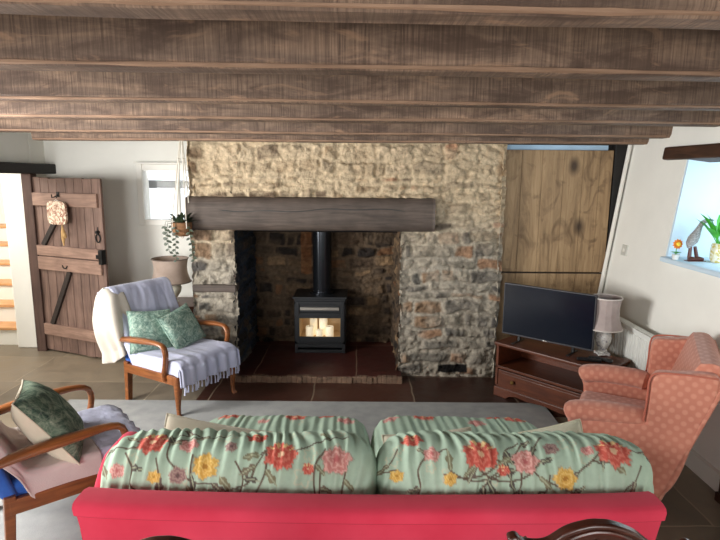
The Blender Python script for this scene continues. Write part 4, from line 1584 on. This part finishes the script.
m.build('piping', fabric('crimson_seam_shadow', S(158, 24, 46), S(176, 32, 54), 4), sofa, smooth=True)  # seam tube in darker red, the shadow under the rail put into its colour
m = MB(); m.bb(-.84, .84, -.40, .5, .13, .335); m.build('seat_base', MT['red'], sofa, smooth=True, bevel=.015, seg=2)
for s_ in (-1, 1):
    ny = 40
    t = np.linspace(0, 1, ny)
    loop = 24
    P = np.zeros((ny, loop, 3))
    for k in range(loop):
        a = 2 * PI * k / loop
        pk = .70 if s_ < 0 else .60
        zt = .56 + (pk - .56) * sstep(0, .22, t) - (pk - .48) * sstep(.36, .62, t)
        zc = (zt + .13) / 2
        hh = (zt - .13) / 2
        e = 4
        r_ = (abs(math.cos(a)) ** e + abs(math.sin(a)) ** e) ** (-1 / e)
        wid = .046 * (1 + .25 * max(0, math.sin(a)))
        endr = np.clip(1 - np.clip((t - .9) / .1, 0, 1) ** 2 * .3, 0, 1)
        P[:, k, 0] = s_ * (.865 + .06 * math.sin(a)) + wid * r_ * math.cos(a) * endr
        P[:, k, 1] = -.42 + .95 * t
        P[:, k, 2] = zc + hh * r_ * math.sin(a) * endr
    grid_obj('arm', P, MT['red'], sofa, closed_v=True, capends=True)
for x in (-.76, .76):
    for y in (-.38, .44):
        m = MB(); m.tube([(x, y, 0), (x, y, .14)], [.018, .03], 12); m.build('leg', MT['mahogany'], sofa, smooth=True)

# --- floral print
MINT = np.array(S(178, 200, 180)[:3])
BROWN = np.array(S(104, 88, 76)[:3])


def floral(X, Y, flowers, stems, leaves, seed):
    """X,Y: arrays of metres on the cloth; returns linear colours"""
    sh = X.shape
    C = np.ones(sh + (3,)) * MINT
    C *= (.96 + .08 * fbm(X * 9, Y * 9, seed, 2))[..., None]
    # faint cream scribble flowers
    rs = np.random.RandomState(seed)
    for k in range(26):
        fx, fy = rs.uniform(X.min(), X.max()), rs.uniform(Y.min(), Y.max())
        r = rs.uniform(.012, .03)
        d = np.hypot(X - fx, Y - fy)
        a = np.arctan2(Y - fy, X - fx)
        rad = r * (1 + .25 * np.cos(5 * a))
        ring = np.abs(d - rad) < .0035
        C[ring] = np.array(S(196, 200, 176)[:3])
    for pts, w in stems:
        c = catmull(pts, 130)
        dm = np.full(sh, 9.0)
        for p in c:
            dm = np.minimum(dm, np.hypot(X - p[0], Y - p[1]))
        k = sstep(w, w * .55, dm)[..., None]
        C = C * (1 - k) + BROWN * k
    for (lx_, ly_, ang, L_, w_, rgb) in leaves:
        dx, dy = X - lx_, Y - ly_
        u_ = dx * math.cos(ang) + dy * math.sin(ang)
        v_ = -dx * math.sin(ang) + dy * math.cos(ang)
        t_ = np.clip(u_ / L_, 0, 1)
        half = w_ * np.sin(PI * t_ ** .8) * (.8 + .25 * np.sin(u_ * 190))
        k = ((u_ > 0) & (u_ < L_) & (np.abs(v_) < half))
        C[k] = np.array(S(*rgb)[:3])
        C[k & (np.abs(v_) < .0022)] = np.array(S(170, 176, 150)[:3])
    for (fx, fy, r, kind) in flowers:
        d = np.hypot(X - fx, (Y - fy) * 1.05) + 1e-6
        a = np.arctan2(Y - fy, X - fx)
        if kind == 'red':
            c1, c2, c3, n_ = (200, 92, 80), (218, 126, 110), (234, 196, 160), 7
        elif kind == 'pink':
            c1, c2, c3, n_ = (206, 140, 134), (228, 178, 168), (196, 112, 112), 5
        elif kind == 'yellow':
            c1, c2, c3, n_ = (214, 170, 88), (230, 196, 120), (176, 128, 60), 6
        else:
            c1, c2, c3, n_ = (150, 118, 116), (176, 150, 140), (110, 88, 86), 6
        wob = 1 + .10 * np.cos(n_ * a + fx * 40) + .06 * np.cos(3 * n_ * a + 1) + .18 * (vnoise(a * 2 + fx * 50, d * 60, seed) - .5)
        inn = d < r * wob
        q = d / (r * wob)
        C[inn] = np.array(S(*c1)[:3])
        sw_ = inn & (np.sin(q * 15 + np.cos(n_ * a) * 1.6) > .25)
        C[sw_] = np.array(S(*c2)[:3])
        C[inn & (q < .22)] = np.array(S(*c3)[:3])
        if kind == 'red':   # pale tips at the lower edge
            C[inn & (q > .55) & (np.sin(a) * np.sign(-1.) > .55) & (np.sin(a * 9) > 0)] = np.array(S(238, 206, 150)[:3])
        rim = (q >= 1) & (q < 1.09)
        C[rim] = C[rim] * .6 + np.array(S(150, 110, 96)[:3]) * .4
    return C


LEAFRGB = [(112, 100, 92), (126, 116, 98), (98, 92, 86), (134, 130, 104)]


def rand_stems(seed, x0, x1, y0, y1, n):
    rs = random.Random(seed)
    stems, leaves = [], []
    for k in range(n):
        x = x0 + (x1 - x0) * (k + .5) / n + rs.uniform(-.04, .04)
        y = rs.uniform(y0, (y0 + y1) / 2)
        pts = [(x, y)]
        a = rs.uniform(.2, 2.9)
        for q in range(5):
            a += rs.uniform(-.8, .8)
            x += .065 * math.cos(a); y += .06 * math.sin(a)
            pts.append((x, y))
            if q % 2 == 0:
                leaves.append((x, y, a + rs.uniform(-1.4, 1.4), rs.uniform(.04, .08), rs.uniform(.009, .017), rs.choice(LEAFRGB)))
        stems.append((pts, .0042))
    return stems, leaves


def floral_tube(name, parent, xc, half, yc, zc, hy, hz, flowers, seed, tilt=0.0, e=2.6, gather=.006, nu=400, nv=200, rot=0.0, endpow=5.0, label=None, n_st=7):
    """a plump cushion: long in x, superellipse section, gathered cloth"""
    u = np.linspace(-1, 1, nu)
    a = np.linspace(0, 2 * PI, nv, endpoint=False)
    U, Aa = np.meshgrid(u, a, indexing='ij')
    r_ = (np.abs(np.cos(Aa)) ** e + np.abs(np.sin(Aa)) ** e) ** (-1 / e)
    end = np.clip(1 - np.abs(U) ** endpow, 0, 1) ** .42
    end = np.maximum(end, .02)
    g = gather * (np.sin(U * half * 150 + 2.5 * np.sin(Aa * 2) + 5 * vnoise(U * 9, Aa * 1.2, seed)) * (.25 + .75 * vnoise(U * 14, Aa * 2, seed + 2)))
    lump = .02 * (fbm(U * 3 + seed, np.cos(Aa) * 1.5 + 5, seed + 7, 3) - .5)
    ry, rz_ = hy * end + g + lump, hz * end + g + lump
    y = ry * r_ * np.cos(Aa)
    z = rz_ * r_ * np.sin(Aa)
    c_, s_ = math.cos(tilt), math.sin(tilt)
    yy = c_ * y - s_ * z
    zz = s_ * y + c_ * z
    x = U * half
    P = np.stack([xc + x * math.cos(rot) - (yy) * math.sin(rot) * 0, yc + yy, zc + zz + x * math.sin(rot)], -1)
    aa = np.linspace(0, 2 * PI, 721)
    rr0 = (np.abs(np.cos(aa)) ** e + np.abs(np.sin(aa)) ** e) ** (-1 / e)
    arc = np.concatenate([[0], np.cumsum(np.hypot(np.diff(hy * rr0 * np.cos(aa)), np.diff(hz * rr0 * np.sin(aa))))])
    per = arc[-1]
    flowers = [(a_, np.interp(f_ * 2 * PI, aa, arc), q_, k_) for a_, f_, q_, k_ in flowers]
    S_ = np.interp(Aa, aa, arc)
    st, lv = rand_stems(seed, -half, half, per * .28, per * .5, n_st)
    st2, lv2 = rand_stems(seed + 1, -half, half, per * .36, per * .6, n_st)
    Cc = floral(x, S_, flowers, st + st2, lv + lv2, seed)
    o = grid_obj(name, P, MT['floral'], parent, closed_v=True, capends=True, color=Cc)
    return o, per


# back cushions. angle a: pi = towards the viewer (-y), pi/2 = top
def fl(px, frac, r, kind, half, per):
    return (px, frac * per, r, kind)


hy, hz = .150, .155
per = 2.0 * (hy + hz) * .9
# (x along cushion, fraction round the section: .25 = top, .5 = facing the viewer)
L_fl = [(-.30, .335, .05, 'red'), (-.10, .425, .042, 'yellow'), (.155, .385, .052, 'red'), (.345, .40, .048, 'pink'), (.06, .30, .034, 'red'), (-.40, .44, .026, 'pink'), (-.19, .455, .028, 'mauve'), (-.17, .35, .03, 'pink'), (.25, .43, .02, 'red'), (-.27, .46, .022, 'yellow'), (-.02, .36, .02, 'mauve')]
R_fl = [(-.30, .38, .026, 'pink'), (-.13, .38, .056, 'red'), (-.42, .45, .022, 'yellow'), (.02, .40, .042, 'pink'), (.15, .455, .038, 'yellow'), (.33, .365, .056, 'red'), (-.36, .31, .035, 'red'), (.24, .36, .02, 'pink'), (-.24, .46, .022, 'yellow'), (-.06, .43, .02, 'red'), (.12, .35, .026, 'mauve')]
bcz = .608
floral_tube('back_cushion', sofa, -.455, .49, -.225, bcz, hy, hz, L_fl, 21, R_(-14), endpow=10)
floral_tube('back_cushion', sofa, .515, .49, -.225, bcz, hy, hz, R_fl, 33, R_(-14), endpow=10)
hy, hz = .435, .088
per = 2.0 * (hy + hz) * .9
S1 = [(-.28, .12, .05, 'red'), (.05, .12, .05, 'red'), (.3, .14, .04, 'pink'), (-.1, .15, .03, 'pink'), (.2, .10, .04, 'red')]
S2 = [(-.15, .12, .05, 'red'), (.1, .15, .04, 'pink'), (.3, .12, .05, 'red'), (.2, .10, .04, 'red'), (-.32, .13, .04, 'pink')]
floral_tube('seat_cushion', sofa, -.40, .425, .155, .432, hy, hz, S1, 41, 0, 3.2, .003, 200, 130, endpow=9)
floral_tube('seat_cushion', sofa, .44, .425, .155, .432, hy, hz, S2, 43, 0, 3.2, .003, 200, 130, endpow=9)

# loose cream cushions on the sofa seat
pillow('pillow', 'cream cushion lying at the left end behind the floral sofa back cushion', 'cushion', (-.60, 2.11, .535), Euler((R_(-42), R_(10), 0)), .50, .30, .10, MT['cream'], None, 'loose cushions', seed=5)
pillow('pillow', 'cream sprig-print cushion at the right end behind the floral sofa back cushion', 'cushion', (.78, 2.14, .52), Euler((R_(-42), R_(-12), 0)), .42, .28, .10, MT['sprigprint'], None, 'loose cushions', seed=6)
pillow('pillow', 'cream cushion peeping out behind the middle of the right floral back cushion', 'cushion', (.30, 2.09, .525), Euler((R_(-42), R_(-6), 0)), .38, .28, .09, MT['cream'], None, 'loose cushions', seed=8)

# ================================================================== DINING CHAIRS (only the crests reach into the picture)
def dining_chair(label, loc, rz):
    c = thing('dining_chair', label, 'chair', loc, rz, 'carved dining chairs')
    mh = MT['mahogany']
    # crest rail, local y = 0 plane, chair faces -y
    top = catmull([(-.205, .905), (-.185, .912), (-.165, .897), (-.12, .898), (-.075, .93), (-.03, .947), (0, .95), (.03, .947), (.075, .93), (.12, .898), (.165, .897), (.185, .912), (.205, .905)], 60)
    bot = catmull([(.195, .865), (.12, .855), (.06, .872), (0, .88), (-.06, .872), (-.12, .855), (-.195, .865)], 30)
    m = MB(); m.prism([tuple(p) for p in top] + [tuple(p) for p in bot], -.014, .014); m.build('crest_rail', mh, c, smooth=True, bevel=.006, seg=3, angle=40)
    m = MB()
    m.tube([(p[0] * .9, -.0155 if False else .0155, p[1] - .016) for p in top[4:-4]], .005, 8)
    m.tube([(p[0] * .9, -.0155, p[1] - .016) for p in top[4:-4]], .005, 8)
    m.build('moulding', mh, c, smooth=True)
    m = MB()
    for s_ in (-1, 1):
        for q in range(4):
            cx = s_ * (.012 + .012 * q)
            m.lathe([(.001, -.004), (.008 - q * .001, 0), (.001, .004)], (cx, .0145, .912 - .003 * q), 10)
            m.lathe([(.001, -.004), (.008 - q * .001, 0), (.001, .004)], (cx, -.0145, .912 - .003 * q), 10)
    m.build('carving', mh, c, smooth=True)
    for s_ in (-1, 1):
        m = MB(); m.tube([(s_ * .18, .05, 0), (s_ * .183, .015, .25), (s_ * .186, -.01, .46), (s_ * .19, -.005, .7), (s_ * .192, 0, .88)], [.016, .018, .02, .016, .015], 10); m.build('leg', mh, c, smooth=True)
        m = MB(); m.tube([(s_ * .2, -.42, 0), (s_ * .2, -.42, .43)], [.014, .022], 12); m.build('leg', mh, c, smooth=True)
    m = MB(); ol = [(-.05, .46), (.05, .46), (.035, .56), (.06, .66), (.04, .78), (.06, .875), (-.06, .875), (-.04, .78), (-.06, .66), (-.035, .56)]
    m.prism(ol, -.007, .007); m.build('splat', mh, c, bevel=.003)
    m = MB(); m.add([(-.19, 0, .41), (.19, 0, .41), (.22, -.45, .41), (-.22, -.45, .41), (-.19, 0, .455), (.19, 0, .455), (.22, -.45, .455), (-.22, -.45, .455)], [(0, 3, 2, 1), (4, 5, 6, 7), (0, 1, 5, 4), (1, 2, 6, 5), (2, 3, 7, 6), (3, 0, 4, 7)])
    m.build('seat', MT['red'], c, bevel=.012, seg=3)
    return c


dc = dining_chair('carved dark mahogany dining chair at the right, its crest in front of the red sofa', (.54, 1.10, .0), R_(-3))
dc2 = copy_tree(dc)
dc2.location = (-.412, 1.03, 0)
dc2.rotation_euler = (0, 0, R_(4))
dc2['label'] = 'dark mahogany dining chair at the left, only its crest tip showing before the sofa'
